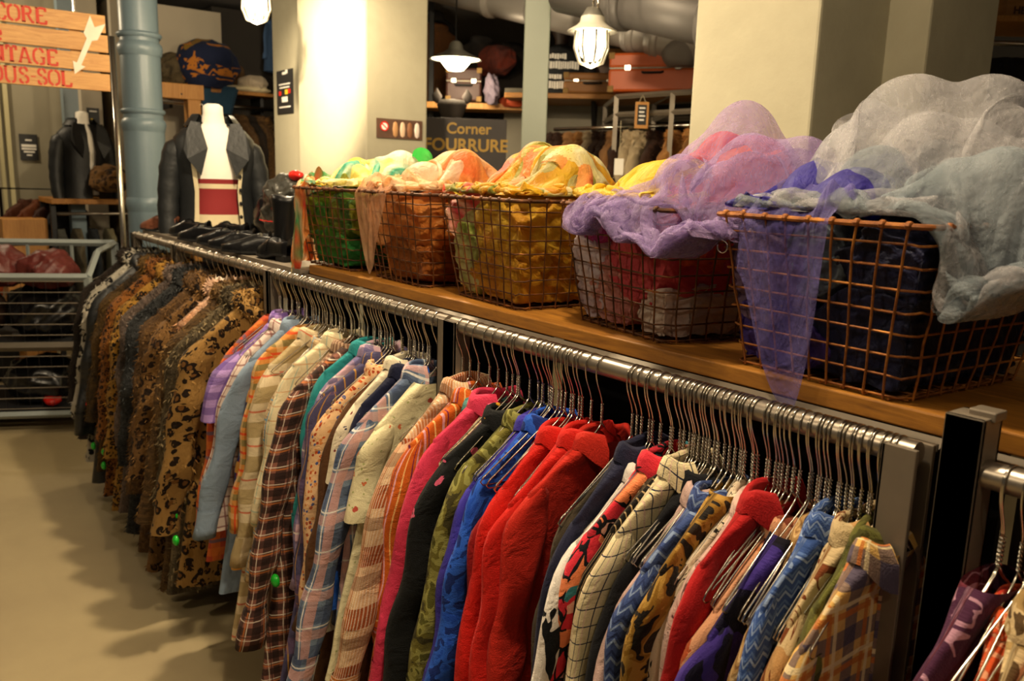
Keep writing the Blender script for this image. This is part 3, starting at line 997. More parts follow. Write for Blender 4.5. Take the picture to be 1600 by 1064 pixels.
# ---- shirts
P = cloth_plaid
MS = {
    'coralplaid': P('coral_plaid', '#b5492c', [(0, .09, 0, .03, '#d9782f', .55), (1, .09, 0, .03, '#d9782f', .55), (0, .09, .05, .012, '#3f5b75', .7), (1, .09, .05, .012, '#3f5b75', .7)]),
    'purplegingham': P('purple_gingham', '#a98ac9', [(0, .05, 0, .025, '#553a86', .6), (1, .05, 0, .025, '#553a86', .6)]),
    'chambray': cloth_solid('grey_blue_chambray', '#8497ad'),
    'rednavy': P('red_navy_stripe', '#b92a3a', [(0, .05, 0, .022, '#22306b', 1), (1, .12, 0, .04, '#e0a33a', .8), (1, .12, .06, .03, '#5a88b4', .8)]),
    'orangeplaid': P('orange_olive_plaid', '#c7843f', [(1, .06, 0, .02, '#6b7048', .8), (0, .06, 0, .02, '#e9c48c', .5), (1, .06, .035, .008, '#d8471f', .9)]),
    'beigeplaid': P('beige_plaid', '#d9c7a4', [(1, .11, 0, .05, '#9c8550', .7), (0, .11, 0, .045, '#a89068', .5), (1, .11, .08, .006, '#c85030', .8)]),
    'tanblue': P('tan_blue_windowpane', '#c7ad86', [(0, .06, 0, .004, '#3f8fb8', 1), (1, .06, 0, .004, '#3f8fb8', 1), (0, .02, .01, .003, '#8a6a45', .7), (1, .02, .01, .003, '#8a6a45', .7)]),
    'creamcheck': P('cream_faint_check', '#e0d2ac', [(0, .04, 0, .004, '#8fb0a6', .7), (1, .04, 0, .004, '#c99a6c', .7)]),
    'brownstripe': P('brown_pinstripe', '#7f5e4a', [(0, .012, 0, .005, '#c2a488', .8)]),
    'brownplaid': P('dark_brown_plaid', '#8a5a4c', [(0, .05, 0, .020, '#2a1d1b', .8), (1, .05, 0, .020, '#2a1d1b', .8), (0, .05, .034, .003, '#e4d5c2', .8), (1, .05, .034, .003, '#e4d5c2', .8), (1, .05, .026, .005, '#c8763c', .7), (0, .05, .042, .004, '#3a2622', .7)]),
    'teal': cloth_solid('teal_cotton', '#2b8f93'),
    'pinkgrid': P('white_pink_grid', '#dcc9bf', [(0, .035, 0, .006, '#8d5a58', .8), (1, .035, 0, .006, '#8d5a58', .8)]),
    'lilacplaid': P('lilac_pink_plaid', '#c9a6b4', [(0, .08, 0, .03, '#5d5f93', .7), (1, .08, 0, .03, '#5d5f93', .6), (1, .08, .05, .005, '#e6dcd5', .9)]),
    'navysheer': P('navy_gold_stripe', '#4a4668', [(0, .03, 0, .004, '#b98a3a', .9), (1, .14, 0, .05, '#71577a', .5)]),
    'orangefloral': cloth_floral('orange_blue_paisley', '#e3b98b', ['#c2531d', '#d98a4a', '#4a5a93', '#a83f1c'], 75, .36),
    'brown': cloth_solid('brown_cotton', '#5a3a22'),
    'motif': cloth_floral('cream_navy_motif', '#e8dcc0', ['#232a55', '#7a2f2c', '#232a55'], 42, .2),
    'navydot': cloth_floral('navy_white_dot', '#171b35', ['#d9d6dd', '#8a8fb0'], 40, .1),
    'blueplaid': P('blue_pink_plaid', '#7f93ad', [(0, .10, 0, .045, '#39466b', .6), (1, .10, 0, .045, '#39466b', .6), (0, .10, .06, .025, '#d8a59c', .7), (1, .10, .06, .025, '#d8a59c', .6), (0, .10, .09, .004, '#e8e4e0', .9), (1, .10, .09, .004, '#e8e4e0', .9)]),
    'creamfloral': cloth_floral('cream_rose_floral', '#e6ddb4', ['#e6ddb4', '#d9764a', '#e6ddb4', '#c95a4a', '#e6ddb4'], 26, .22, '#a9b26a'),
    'blue': cloth_solid('bright_blue_cotton', '#2257b8'),
    'patchcheck': P('orange_patchwork_check', '#e0b98e', [(1, .14, 0, .05, '#a8501c', .95), (0, .14, 0, .05, '#b86c28', .75), (0, .008, 0, .003, '#f0e2cc', .6), (1, .14, .09, .03, '#7d5a42', .6)]),
    'orangestripe': P('orange_pink_stripe', '#d0641f', [(0, .05, 0, .006, '#e7a9b6', 1), (0, .05, .012, .003, '#7d2a50', 1), (0, .05, .03, .004, '#f0c07a', 1)]),
    'tealcheck': P('teal_check', '#4f8c88', [(1, .05, 0, .025, '#2d5d60', .8), (0, .05, 0, .02, '#8fb5ac', .5)]),
    'pink': cloth_solid('raspberry_pink', '#dc3a5c'),
    'creamgrid': P('cream_tattersall', '#dcc7a4', [(0, .014, 0, .0016, '#9a5a54', .8), (1, .014, 0, .0016, '#8d8a5a', .8)]),
    'blackembro': cloth_floral('black_embroidered', '#121416', ['#121416', '#121416', '#121416', '#d05a7a', '#121416', '#e0a52a', '#7a4f9a', '#121416'], 26, .30),
    'camo': cloth_blotch('olive_camouflage', ['#3f3a1a', '#6b6428', '#8f8c4a', '#55531f'], 20),
    'purple': cloth_solid('violet_blue_cotton', '#4239a8'),
    'royal': cloth_blotch('royal_blue_print', ['#1f4fc0', '#2a5fd0', '#16307c'], 26),
    'scarlet': cloth_solid('scarlet_cotton', '#cf1f16', .1),
    'darkred': cloth_solid('deep_red_velvet', '#8f1216', .14),
    'orangered': cloth_solid('orange_red_corduroy', '#e0370f', .1),
    'tomato': cloth_solid('tomato_red_wool', '#c4281a', .12),
    'olive': cloth_solid('olive_brown_wool', '#4c4234', .15),
    'navy': cloth_solid('navy_cotton', '#24263f'),
    'cow': cloth_blotch('white_black_cow_print', ['#0f1216', '#e8e0d8', '#efe8e0', '#e8e0d8', '#efe8e0'], 15, 1.5, (1.0, 0.8), 0.8),
    'comic': cloth_cells('red_comic_print', ['#d83040', '#d83040', '#f08a5a', '#3f8a9a', '#d83040', '#c42a3c', '#e8b0a0'], '#14141c', 24, .07),
    'blackstripe': P('black_tan_stripe', '#14110f', [(0, .012, 0, .0022, '#b59a72', .9)]),
    'windowpane': P('cream_black_windowpane', '#e2d2a8', [(0, .03, 0, .002, '#2a2f45', 1), (1, .03, 0, .002, '#2a2f45', 1), (0, .03, .015, .003, '#d9b0a8', .6)]),
    'black': cloth_solid('black_cotton', '#15161b'),
    'palepink': cloth_solid('pale_pink_cotton', '#d3b2aa', .08),
    'bluezig': cloth_zig('blue_chevron_print', '#3c4f86', '#8fa4c8', '#24305c', .028, .034, .014),
    'goldblack': cloth_blotch('gold_black_print', ['#1a1510', '#8a6420', '#a8823a', '#2a2018'], 22),
    'ink': cloth_ink('cream_ink_drawing', '#dccbb0', '#15120f', 14, 10, .20),
    'blushink': cloth_ink('blush_leaf_print', '#d2b3a8', '#6a4a4a', 12, 6, .12),
    'red2': cloth_solid('crimson_cotton', '#b31a1c'),
    'peachfloral': cloth_floral('peach_floral', '#dda07a', ['#b9542c', '#c97a4a', '#8a4430'], 17, .36),
    'purpleblack': cloth_blotch('purple_black_print', ['#120f1c', '#16122a', '#3d2c80', '#46338c'], 13, 1.0),
    'brownwave': cloth_zig('brown_cream_wave', '#b38d58', '#7a5230', '#d2b484', .026, .06, .02, True),
    'bluezig2': cloth_zig('bright_blue_chevron', '#34508f', '#9cb2d6', '#5f7cb4', .022, .03, .012),
    'creambrown': cloth_ink('cream_brown_lines', '#d8bf92', '#7a4020', 9, 7, .22, '#c79a64'),
    'blackfloral': cloth_floral('black_bright_floral', '#14181c', ['#d8a0c8', '#3a8f9a', '#d88a2a', '#5a8a3a', '#c03a4a'], 26, .32, '#2f5a3a'),
    'olivegreen': cloth_blotch('olive_green_print', ['#4a4a22', '#6a6a30', '#59562a'], 16),
    'yellowplaid': P('yellow_navy_plaid', '#e0b468', [(0, .085, 0, .028, '#3a3c62', .72), (1, .085, 0, .028, '#3a3c62', .72), (0, .085, .045, .010, '#c8702c', .8), (1, .085, .045, .010, '#c8702c', .8), (0, .085, .06, .008, '#f0dcae', .8), (1, .085, .06, .008, '#f0dcae', .8)]),
    'tiedye': cloth_blotch('blue_white_tie_dye', ['#e4e2e0', '#9fb4cc', '#3a4f78', '#d8d8dc'], 9, 3, (1, 1), 1.0, True),
    'maroonprint': cloth_ink('plum_swirl_print', '#4a2440', '#b98aa0', 9, 5, .2, '#6a2a3a'),
    'orangepaisley': cloth_ink('orange_paisley', '#e05a2c', '#f0a880', 16, 6, .22, '#c83a28'),
    'beigeprint': cloth_blotch('beige_brown_print', ['#5a4428', '#c9b084', '#a88a58', '#d6c29a'], 18),
    'zebra': cloth_zig('cream_black_zebra', '#d8c8a0', '#1a1510', '#d8c8a0', .04, .07, .03, True),
    'pinkred': cloth_blotch('pink_red_print', ['#c8405a', '#e08a8a', '#d85a5a'], 14, 2, (1, 1), .8, True),
    'teallow': cloth_solid('steel_blue_cotton', '#3c5c86'),
}
G2 = 'shirts on the rail with the plaid shirts'
G3 = 'shirts on the rail below the wire baskets'
G4 = 'shirts on the rail behind the taller post'
# (x on the rail, material, label, length, sleeve, name)
S2 = [
    (-2.335, 'coralplaid', 'coral red plaid shirt hanging against the tan leopard coat', .88, .66, 'shirt'),
    (-2.275, 'purplegingham', 'purple gingham shirt with short puffed sleeve', .60, .24, 'shirt'),
    (-2.215, 'pinkgrid', 'white shirt with a dusty pink grid beside the purple gingham', .70, .5, 'shirt'),
    (-2.155, 'chambray', 'plain grey blue chambray shirt', .92, .60, 'shirt'),
    (-2.095, 'rednavy', 'red and navy striped shirt with multicolour yoke', .78, .54, 'shirt'),
    (-2.035, 'orangeplaid', 'orange and olive plaid shirt with red lines', .96, .60, 'shirt'),
    (-1.965, 'beigeplaid', 'beige plaid shirt with broad olive bands', 1.00, .66, 'shirt'),
    (-1.895, 'tanblue', 'tan shirt with fine blue windowpane check', .92, .64, 'shirt'),
    (-1.825, 'creamcheck', 'cream shirt with a faint pale check', .74, .50, 'shirt'),
    (-1.755, 'brownstripe', 'brown pinstriped shirt behind the dark plaid', .80, .58, 'shirt'),
    (-1.70, 'brownplaid', 'dark brown plaid shirt with cream lines and large sleeve', 1.02, .76, 'shirt'),
    (-1.615, 'teal', 'narrow plain teal shirt beside the dark brown plaid', .80, .50, 'shirt'),
    (-1.58, 'lilacplaid', 'lilac and pink plaid shirt with navy bands', .95, .60, 'shirt'),
    (-1.545, 'navysheer', 'sheer navy shirt with thin gold stripes', .98, .66, 'shirt'),
    (-1.495, 'orangefloral', 'orange paisley flowered shirt on pale peach', 1.0, .66, 'shirt'),
    (-1.45, 'brown', 'plain brown shirt next to the orange paisley one', 1.0, .64, 'shirt'),
    (-1.41, 'motif', 'cream shirt with small navy motifs', .72, .22, 'shirt'),
    (-1.375, 'navydot', 'navy shirt with tiny white dots', .95, .60, 'shirt'),
    (-1.335, 'blue', 'bright blue shirt peeking out beside the steel post', .62, .3, 'shirt'),
    (-1.30, 'blueplaid', 'blue and dusty pink plaid shirt with white lines', 1.0, .70, 'shirt'),
    (-1.258, 'creamfloral', 'cream shirt with orange rose sprays hanging at the steel post', .74, .24, 'shirt'),
]
S3 = [
    (-1.145, 'brown', 'brown jacket hanging just past the steel post', .90, .60, 'jacket'),
    (-1.112, 'patchcheck', 'orange patchwork check shirt', .95, .64, 'shirt'),
    (-1.075, 'orangestripe', 'orange shirt with pink and plum stripes', .80, .50, 'shirt'),
    (-1.03, 'tealcheck', 'teal checked shirt with short sleeve', .85, .55, 'shirt'),
    (-0.995, 'pink', 'raspberry pink shirt beside the cream tattersall one', .95, .60, 'shirt'),
    (-0.96, 'creamgrid', 'cream tattersall shirt with fine lines', .92, .58, 'shirt'),
    (-0.92, 'blackembro', 'black shirt with bright embroidered flowers', .95, .64, 'shirt'),
    (-0.875, 'camo', 'olive camouflage shirt with creased sleeve', .88, .56, 'shirt'),
    (-0.83, 'purple', 'violet blue plain shirt', .92, .62, 'shirt'),
    (-0.80, 'royal', 'royal blue printed shirt beside the violet one', .92, .60, 'shirt'),
    (-0.765, 'darkred', 'deep red velvet shirt behind the scarlet shirts', .92, .60, 'shirt'),
    (-0.735, 'scarlet', 'bright scarlet shirt with pointed collar', .95, .62, 'shirt'),
    (-0.70, 'orangered', 'orange red corduroy shirt among the scarlet ones', .95, .62, 'shirt'),
    (-0.672, 'scarlet', 'scarlet shirt between the orange corduroy and the tomato red shirt', .92, .60, 'shirt'),
    (-0.640, 'tomato', 'tomato red woollen shirt with its whole front showing', .95, .60, 'shirt'),
    (-0.555, 'olive', 'olive brown woollen jacket', .92, .58, 'jacket'),
    (-0.53, 'teallow', 'steel blue shirt behind the cow print shirt', .8, .5, 'shirt'),
    (-0.51, 'navy', 'plain navy shirt beside the cow print shirt', .9, .56, 'shirt'),
    (-0.482, 'cow', 'white shirt with black cow spots', .95, .60, 'shirt'),
    (-0.452, 'comic', 'red comic print shirt with teal and orange shapes', .95, .60, 'shirt'),
    (-0.424, 'blackstripe', 'black shirt with thin tan stripes', .95, .60, 'shirt'),
    (-0.398, 'windowpane', 'cream shirt with dark windowpane lines', .92, .58, 'shirt'),
    (-0.372, 'black', 'plain black shirt beside the windowpane shirt', .92, .60, 'shirt'),
    (-0.348, 'palepink', 'plain pale pink shirt beside the blue chevron shirt', .92, .58, 'shirt'),
    (-0.322, 'bluezig', 'dark blue chevron print shirt', .90, .56, 'shirt'),
    (-0.296, 'goldblack', 'gold and black print shirt', .92, .58, 'shirt'),
    (-0.272, 'ink', 'cream shirt with black ink drawings', .92, .58, 'shirt'),
    (-0.246, 'blushink', 'blush pink shirt with faint leaf lines', .90, .56, 'shirt'),
    (-0.222, 'red2', 'plain crimson shirt beside the peach floral', .92, .58, 'shirt'),
    (-0.196, 'peachfloral', 'peach shirt with rust coloured flowers', .92, .60, 'shirt'),
    (-0.166, 'purpleblack', 'dark purple shirt with black smudges', .95, .60, 'shirt'),
    (-0.138, 'brownwave', 'brown shirt with cream wavy bands', .92, .58, 'shirt'),
    (-0.114, 'bluezig2', 'brighter blue zigzag shirt beside the brown wavy one', .92, .58, 'shirt'),
    (-0.096, 'tiedye', 'blue and white tie-dyed shirt', .6, .0, 'shirt'),
    (-0.080, 'creambrown', 'cream shirt with brown line print', .92, .58, 'shirt'),
    (-0.064, 'blackfloral', 'black shirt with bright painted flowers', .92, .58, 'shirt'),
    (-0.050, 'olivegreen', 'olive green shirt behind the yellow plaid', .90, .56, 'shirt'),
    (-0.030, 'yellowplaid', 'yellow and navy plaid shirt against the end post', .95, .60, 'shirt'),
]
S4 = [
    (0.115, 'maroonprint', 'plum swirl print shirt at the taller post', .85, .55, 'shirt'),
    (0.150, 'orangepaisley', 'orange paisley shirt beside the plum one', .9, .58, 'shirt'),
    (0.180, 'beigeprint', 'beige and brown print shirt', .9, .58, 'shirt'),
    (0.205, 'zebra', 'cream and black zebra striped shirt', .9, .58, 'shirt'),
    (0.230, 'pinkred', 'pink red print shirt beside the zebra stripes', .9, .58, 'shirt'),
    (0.255, 'navy', 'dark navy shirt beside the pink red print', .9, .58, 'shirt'),
]


def gap(lst, i):
    a = lst[i][0] - lst[i - 1][0] if i > 0 else 0.05
    b = lst[i + 1][0] - lst[i][0] if i < len(lst) - 1 else 0.05
    return min(a, b)


WID = {'brownplaid': .212, 'teal': .15, 'lilacplaid': .165, 'blueplaid': .205, 'orangefloral': .19, 'brown': .17, 'navydot': .16, 'motif': .165, 'creamfloral': .175, 'purpleblack': .20, 'yellowplaid': .185, 'tomato': .185, 'cow': .195, 'comic': .19, 'bluezig': .185, 'black': .165, 'palepink': .165, 'olivegreen': .16, 'tiedye': .13}
for lst, G, hg in ((S2, G2, 'hangers on the rail with the plaid shirts'), (S3, G3, 'hangers on the rail below the wire baskets'), (S4, G4, 'hangers on the rail behind the taller post')):
    for i, (x, mn, lab, ln, sl, nm) in enumerate(lst):
        g_ = gap(lst, i)
        Tt = min(0.024, max(0.009, g_ * 0.40))
        yw = math.radians(random.uniform(-4, 4))
        tg = ((-0.80, -0.305, 0.045, 'green_tag'),) if mn == 'brownplaid' else ()
        puff = mn == 'purplegingham'
        garment(nm, lab, nm, G, x, MS[mn], length=ln, sw=WID.get(mn, 0.180 + random.uniform(-.022, .018)), sleeve=sl, T=Tt, flare=0.10 + random.uniform(0, .05), yaw=yw,
                root_y=random.uniform(-.015, .02), hang=0.142 + random.uniform(-.012, .030), slope=0.74 + random.uniform(-.1, .14), collar='shirt' if (i * 7) % 5 else None, cx_=min(.03, .006 + g_ * .7),
                seed=200 + i * 3 + int(abs(x) * 100), fold=min(0.013, 0.28 * g_ + 0.003), sl_t=min(0.026, Tt * 1.35 + 0.003) * (1.8 if puff else 1), sl_r=0.047 if not puff else 0.085,
                spread=0.17 + random.uniform(-.06, .08) + (0.3 if puff else 0), tags=tg, placket=mn in ('tomato', 'yellowplaid', 'orangered', 'creamfloral', 'scarlet', 'blueplaid'), lean=random.uniform(-.015, .015))
        hanger(x, 'chrome wire hanger holding the ' + ' '.join(lab.replace('plain ', '').split(' ')[:7]), hg, yw)

r2 = random.Random(3)
for (a, b, n, lab) in [(-2.33, -2.1, 7, 'chrome wire hanger squeezed beside the purple gingham shirt'), (-2.1, -1.7, 13, 'chrome wire hanger squeezed among the beige plaid shirts'),
                       (-1.7, -1.25, 12, 'chrome wire hanger squeezed beside the orange paisley shirt'),
                       (-0.96, -0.90, 2, 'chrome wire hanger above the black embroidered shirt'), (-0.86, -0.70, 8, 'chrome wire hanger above the violet blue shirt'),
                       (-0.55, -0.44, 4, 'chrome wire hanger beside the cow print shirt'), (-0.44, -0.26, 16, 'chrome wire hanger squeezed beside the blue chevron shirt'),
                       (-0.25, -0.035, 17, 'chrome wire hanger squeezed beside the peach floral shirt'), (0.11, 0.27, 8, 'chrome wire hanger squeezed beside the orange paisley shirt at the taller post')]:
    for q in range(n):
        x = a + (b - a) * (q + r2.uniform(0.2, 0.8)) / n
        lst = S2 if x < -1.2 else S3 if x < 0.02 else S4
        lo_ = [g for g in lst if g[0] <= x]
        hi_ = [g for g in lst if g[0] > x]
        nm_ = [MS[g[1]].name.replace('_', ' ') for g in (lo_[-1:] + hi_[:1])]
        lab_ = 'spare wire hanger between the %s and the %s %ss' % (nm_[0], nm_[1], 'garment') if len(nm_) == 2 else 'spare wire hanger beside the %s shirt' % nm_[0]
        hanger(x, lab_, lab.replace('chrome wire hanger', 'spare hangers'), math.radians(r2.uniform(-7, 7)), math.radians(r2.uniform(-3, 3)))

# ------------------------------------------------------------------ wire baskets and scarves
A0, B0, A1, B1, BH = 0.162, 0.18, 0.205, 0.222, 0.266
BASKETS = [   # centre x, centre y, yaw
    dict(x=-2.125, y=0.275, yaw=3, mat='rust', lab='rusty wire basket filled with green scarves'),
    dict(x=-1.665, y=0.29, yaw=-2, mat='rust', lab='rusty wire basket filled with brown orange scarves'),
    dict(x=-1.195, y=0.29, yaw=-5, mat='rust', lab='rusty wire basket filled with yellow and orange scarves'),
    dict(x=-0.705, y=0.30, yaw=-10, mat='rust', lab='rusty wire basket filled with white, pink and red scarves'),
    dict(x=-0.226, y=0.264, yaw=-4, mat='rust_orange', lab='orange rusted wire basket filled with purple and navy scarves'),
]


def rrect(a, b, rad, n=5):
    pts = []
    for sx, sy, a0 in ((1, 1, 0), (-1, 1, 90), (-1, -1, 180), (1, -1, 270)):
        for t in np.linspace(a0, a0 + 90, n):
            pts.append((sx * (a - rad) + rad * math.cos(math.radians(t)), sy * (b - rad) + rad * math.sin(math.radians(t))))
    return np.array(pts)


def basket(bk, seed):
    rs = np.random.RandomState(seed)
    rt = empty('wire_basket', (bk['x'], bk['y'], SHELF), math.radians(bk['yaw']), bk['lab'], 'basket', 'wire baskets in a row on the shelf')
    m = M[bk['mat']]
    wr = 0.0020
    nring = 8
    for i in range(nring):
        t = (i + 0.08) / (nring)
        a, b = A0 + (A1 - A0) * t, B0 + (B1 - B0) * t
        p = rrect(a, b, 0.03)
        pts = np.concatenate([p, np.full((len(p), 1), 0.004 + t * BH)], 1)
        pts += rs.normal(size=pts.shape) * 0.0011
        smooth_by_angle(MB().tube(pts, wr, 6, True).build('hoop_wire', m, rt))
    p = rrect(A1, B1, 0.03)
    pts = np.concatenate([p, np.full((len(p), 1), BH)], 1)
    smooth_by_angle(MB().tube(pts, 0.0046, 8, True).build('rim', m, rt))
    for side in range(4):
        nv = 9
        for j in range(nv):
            f = -1 + 2 * (j + 0.5) / nv
            P_ = []
            for t in np.linspace(0, 1, 7):
                a, b = A0 + (A1 - A0) * t, B0 + (B1 - B0) * t
                e = 0.0022 * (1 if t < 0.97 else 0.2)
                if side == 0:
                    q = (f * (a - 0.012), -b - e)
                elif side == 1:
                    q = (f * (a - 0.012), b + e)
                elif side == 2:
                    q = (-a - e, f * (b - 0.012))
                else:
                    q = (a + e, f * (b - 0.012))
                P_.append((q[0] + rs.normal() * 0.0015, q[1] + rs.normal() * 0.0008, 0.003 + t * (BH - 0.002)))
            mb = MB().tube(P_, wr, 6)
            c = np.array(P_[-1])
            d = np.array([1, 0, 0]) if side < 2 else np.array([0, 1, 0])
            mb.tube([c - d * 0.005, c - d * 0.003, c + d * 0.003, c + d * 0.005], [0.0045, 0.0066, 0.0066, 0.0045], 8)
            smooth_by_angle(mb.build('upright_wire', m, rt))
    mb = MB()
    for j in range(8):
        f = -1 + 2 * (j + 0.5) / 8
        mb.tube([(f * A0, -B0, 0.003), (f * A0, 0, 0.002), (f * A0, B0, 0.003)], wr, 5)
        mb.tube([(-A0, f * B0, 0.003), (0, f * B0, 0.002), (A0, f * B0, 0.003)], wr, 5)
    mb.build('base_mesh', m, rt, True)
    return rt


for i, bk in enumerate(BASKETS):
    basket(bk, 40 + i)


def ico(sub):
    bm = bmesh.new()
    bmesh.ops.create_icosphere(bm, subdivisions=sub, radius=1.0)
    V = np.array([v.co[:] for v in bm.verts])
    F = [[v.index for v in f.verts] for f in bm.faces]
    bm.free()
    return V, F


ICO = {s_: ico(s_) for s_ in (5, 6)}


def to_world(bk, q):
    c, s = math.cos(math.radians(bk['yaw'])), math.sin(math.radians(bk['yaw']))
    return np.stack([bk['x'] + q[..., 0] * c - q[..., 1] * s, bk['y'] + q[..., 0] * s + q[..., 1] * c, SHELF + q[..., 2]], -1)


def to_local(bk, p):
    c, s = math.cos(math.radians(bk['yaw'])), math.sin(math.radians(bk['yaw']))
    d = p - np.array([bk['x'], bk['y'], SHELF])
    return np.stack([d[..., 0] * c + d[..., 1] * s, -d[..., 0] * s + d[..., 1] * c, d[..., 2]], -1)


SL = (A1 - A0) / BH


def wad(bk, c, r, mat, label, seed, group, sub=5, top=0.30):
    """a scarf stuffed into the basket: creased bundle pressed flat against the wires"""
    D, F = ICO[sub]
    c = np.array(c, float)
    r = np.array(r, float)
    p = D * r
    cr = ridges(p * 1.0 + seed * 0.37, seed, 4, 42)
    crf = ridges(p, seed + 9, 4, 95)
    q = c + p * (0.86 + 0.20 * cr[:, None] + 0.05 * crf[:, None])
    dent = 0.004 + 0.016 * (1 - cr) ** 1.5 + 0.005 * (1 - crf)
    z = np.clip(q[:, 2], 0.006, None)
    ax = A0 + SL * z - dent - 0.002
    ay = B0 + SL * z - dent - 0.002
    q[:, 0] = np.clip(q[:, 0], -ax, ax)
    q[:, 1] = np.clip(q[:, 1], -ay, ay)
    q[:, 2] = np.clip(q[:, 2], 0.006 + dent * 0.6, top)
    w = to_world(bk, q)
    ctr = to_world(bk, c)
    uv = np.stack([q[:, 0] + 0.6 * q[:, 1] + seed, q[:, 2] * 1.0 + 0.5 * q[:, 1]], -1)
    o = mk('scarf', w - ctr, F, mat, None, uv, True, ctr)
    return tag(o, label, 'scarf', group)


def basket_collider(bk, domes, margin=0.004, lim=None):
    al = math.atan(SL)
    ca, sa = math.cos(al), math.sin(al)

    def col(P):
        q = to_local(bk, P)
        d = np.stack([(q[..., 0] - A0 - SL * q[..., 2]) * ca, (-q[..., 0] - A0 - SL * q[..., 2]) * ca,
                      (q[..., 1] - B0 - SL * q[..., 2]) * ca, (-q[..., 1] - B0 - SL * q[..., 2]) * ca, q[..., 2] - BH - 0.006], -1) - margin - 0.002
        k = d.argmax(-1)
        dm = d.max(-1)
        ins = dm < 0
        N = np.array([[ca, 0, -sa], [-ca, 0, -sa], [0, ca, -sa], [0, -ca, -sa], [0, 0, 1.0]])
        q = np.where(ins[..., None], q - dm[..., None] * N[k], q)
        hit_ = ins.copy()
        for (cx, cy, cz, rx, ry, rz) in domes:
            v = (q - np.array([cx, cy, cz])) / np.array([rx, ry, rz])
            l = np.linalg.norm(v, axis=-1)
            i2 = l < 1
            v = v / np.maximum(l, 1e-6)[..., None]
            q = np.where(i2[..., None], np.array([cx, cy, cz]) + v * np.array([rx, ry, rz]), q)
            hit_ |= i2
        if lim is not None:
            q[..., 0] = np.clip(q[..., 0], lim[0], lim[1])
            q[..., 1] = np.clip(q[..., 1], lim[2], lim[3])
            if len(lim) > 4:      # bunched lip: the cloth is gathered just below the rim
                q[..., 2] = np.maximum(q[..., 2], lim[4] + .022 * np.sin(q[..., 0] * 19 + 1) + .016 * np.sin(q[..., 0] * 47))
        W_ = to_world(bk, q)
        # shelf plank and the rail in front of it
        fl = (W_[..., 2] < SHELF + margin) & (W_[..., 1] > 0.06)
        W_[..., 2] = np.where(fl, SHELF + margin, W_[..., 2])
        return W_, hit_ | fl
    return col


def pbd(P0, rest, collide, steps=110, iters=6, g=0.0016, bend=0.12, damp=0.965, fric=0.75, pin=None):
    P = P0.copy()
    Q = P0.copy()
    n = P.shape[0]
    dg = rest * math.sqrt(2)

    def sol(A, B, L, k):
        d = B - A
        l = np.sqrt((d * d).sum(-1, keepdims=True)) + 1e-9
        c = d * ((l - L) / l * (0.5 * k))
        A += c
        B -= c
    for st in range(steps):
        Vv = (P - Q) * damp
        sp_ = np.sqrt((Vv * Vv).sum(-1, keepdims=True))
        Vv *= np.minimum(1, 0.02 / (sp_ + 1e-9))
        Q = P.copy()
        P = P + Vv
        P[..., 2] -= g
        for it in range(iters):
            for s0 in (0, 1):
                m = (n - s0) // 2
                sol(P[:, s0:s0 + 2 * m:2], P[:, s0 + 1:s0 + 2 * m:2], rest, 1.0)
                sol(P[s0:s0 + 2 * m:2], P[s0 + 1:s0 + 2 * m:2], rest, 1.0)
            for s0 in (0, 1):
                m = (n - s0) // 2
                A, B = P[s0:s0 + 2 * m:2], P[s0 + 1:s0 + 2 * m:2]
                sol(A[:, :-1], B[:, 1:], dg, 0.35)
                sol(A[:, 1:], B[:, :-1], dg, 0.35)
            if bend:
                for s0 in (0, 1, 2, 3):
                    m = (n - s0) // 4
                    if m:
                        sol(P[:, s0:s0 + 4 * m:4], P[:, s0 + 2:s0 + 4 * m:4], 2 * rest, bend)
                        sol(P[s0:s0 + 4 * m:4], P[s0 + 2:s0 + 4 * m:4], 2 * rest, bend)
        P, h = collide(P)
        if pin is not None:
            P[pin] = P0[pin]
        Q = np.where(h[..., None], P + (Q - P) * (1 - fric), Q)
    return P


def drape(bk, mat, label, group, c, size, comp, rot, domes, seed, n=44, z0=0.10, rough=0.035, steps=100, bend=0.12, tilt=(0, 0), g=0.0016, name='scarf', lim='in', sub=1, cat='scarf', pin=False, back=0.0):
    rs = np.random.RandomState(seed)
    u = np.linspace(-0.5, 0.5, n)
    U, Vv = np.meshgrid(u, u, indexing='ij')
    cmp_ = comp if isinstance(comp, tuple) else (comp, comp)
    X = U * size * cmp_[0]
    Y = Vv * size * cmp_[1]
    pn = np.stack([U * size * 30, Vv * size * 30], -1)
    Z = BH + z0 + rough * (waves(pn, seed, 5, 0.9) + 0.5 * waves(pn, seed + 3, 4, 2.1)) + tilt[0] * X + tilt[1] * Y
    X = X + rough * 0.6 * waves(pn, seed + 7, 4, 1.1)
    Y = Y + rough * 0.6 * waves(pn, seed + 8, 4, 1.1)
    ca, sa = math.cos(math.radians(rot)), math.sin(math.radians(rot))
    q = np.stack([c[0] + X * ca - Y * sa, c[1] + X * sa + Y * ca, Z + (c[2] if len(c) > 2 else 0)], -1)
    P = to_world(bk, q)
    pm = None
    if pin:
        pm = np.zeros((n, n), bool)
        pm = q[..., 1] > -B1 + 0.012 if pin == 'y' else (q[..., 0] > -A1 + 0.012) & (q[..., 1] > -B1 + 0.012)
    if lim == 'in':
        lim = (-A1 + 0.008, A1 - 0.008, -B1 + 0.008, B1 - 0.008)
    P = pbd(P, size / (n - 1), basket_collider(bk, domes, lim=lim), steps, 5, g, bend, pin=pm)
    ctr = P.reshape(-1, 3).mean(0)
    uv = np.stack([(U + 0.5) * size + seed * 0.3, (Vv + 0.5) * size], -1)
    o = mk(name, (P - ctr).reshape(-1, 3), grid_faces(n, n), mat, None, uv.reshape(-1, 2), True, ctr)
    if sub:
        md = o.modifiers.new('subdivision', 'SUBSURF')
        md.levels = sub
        md.render_levels = sub
    return tag(o, label, cat, group)


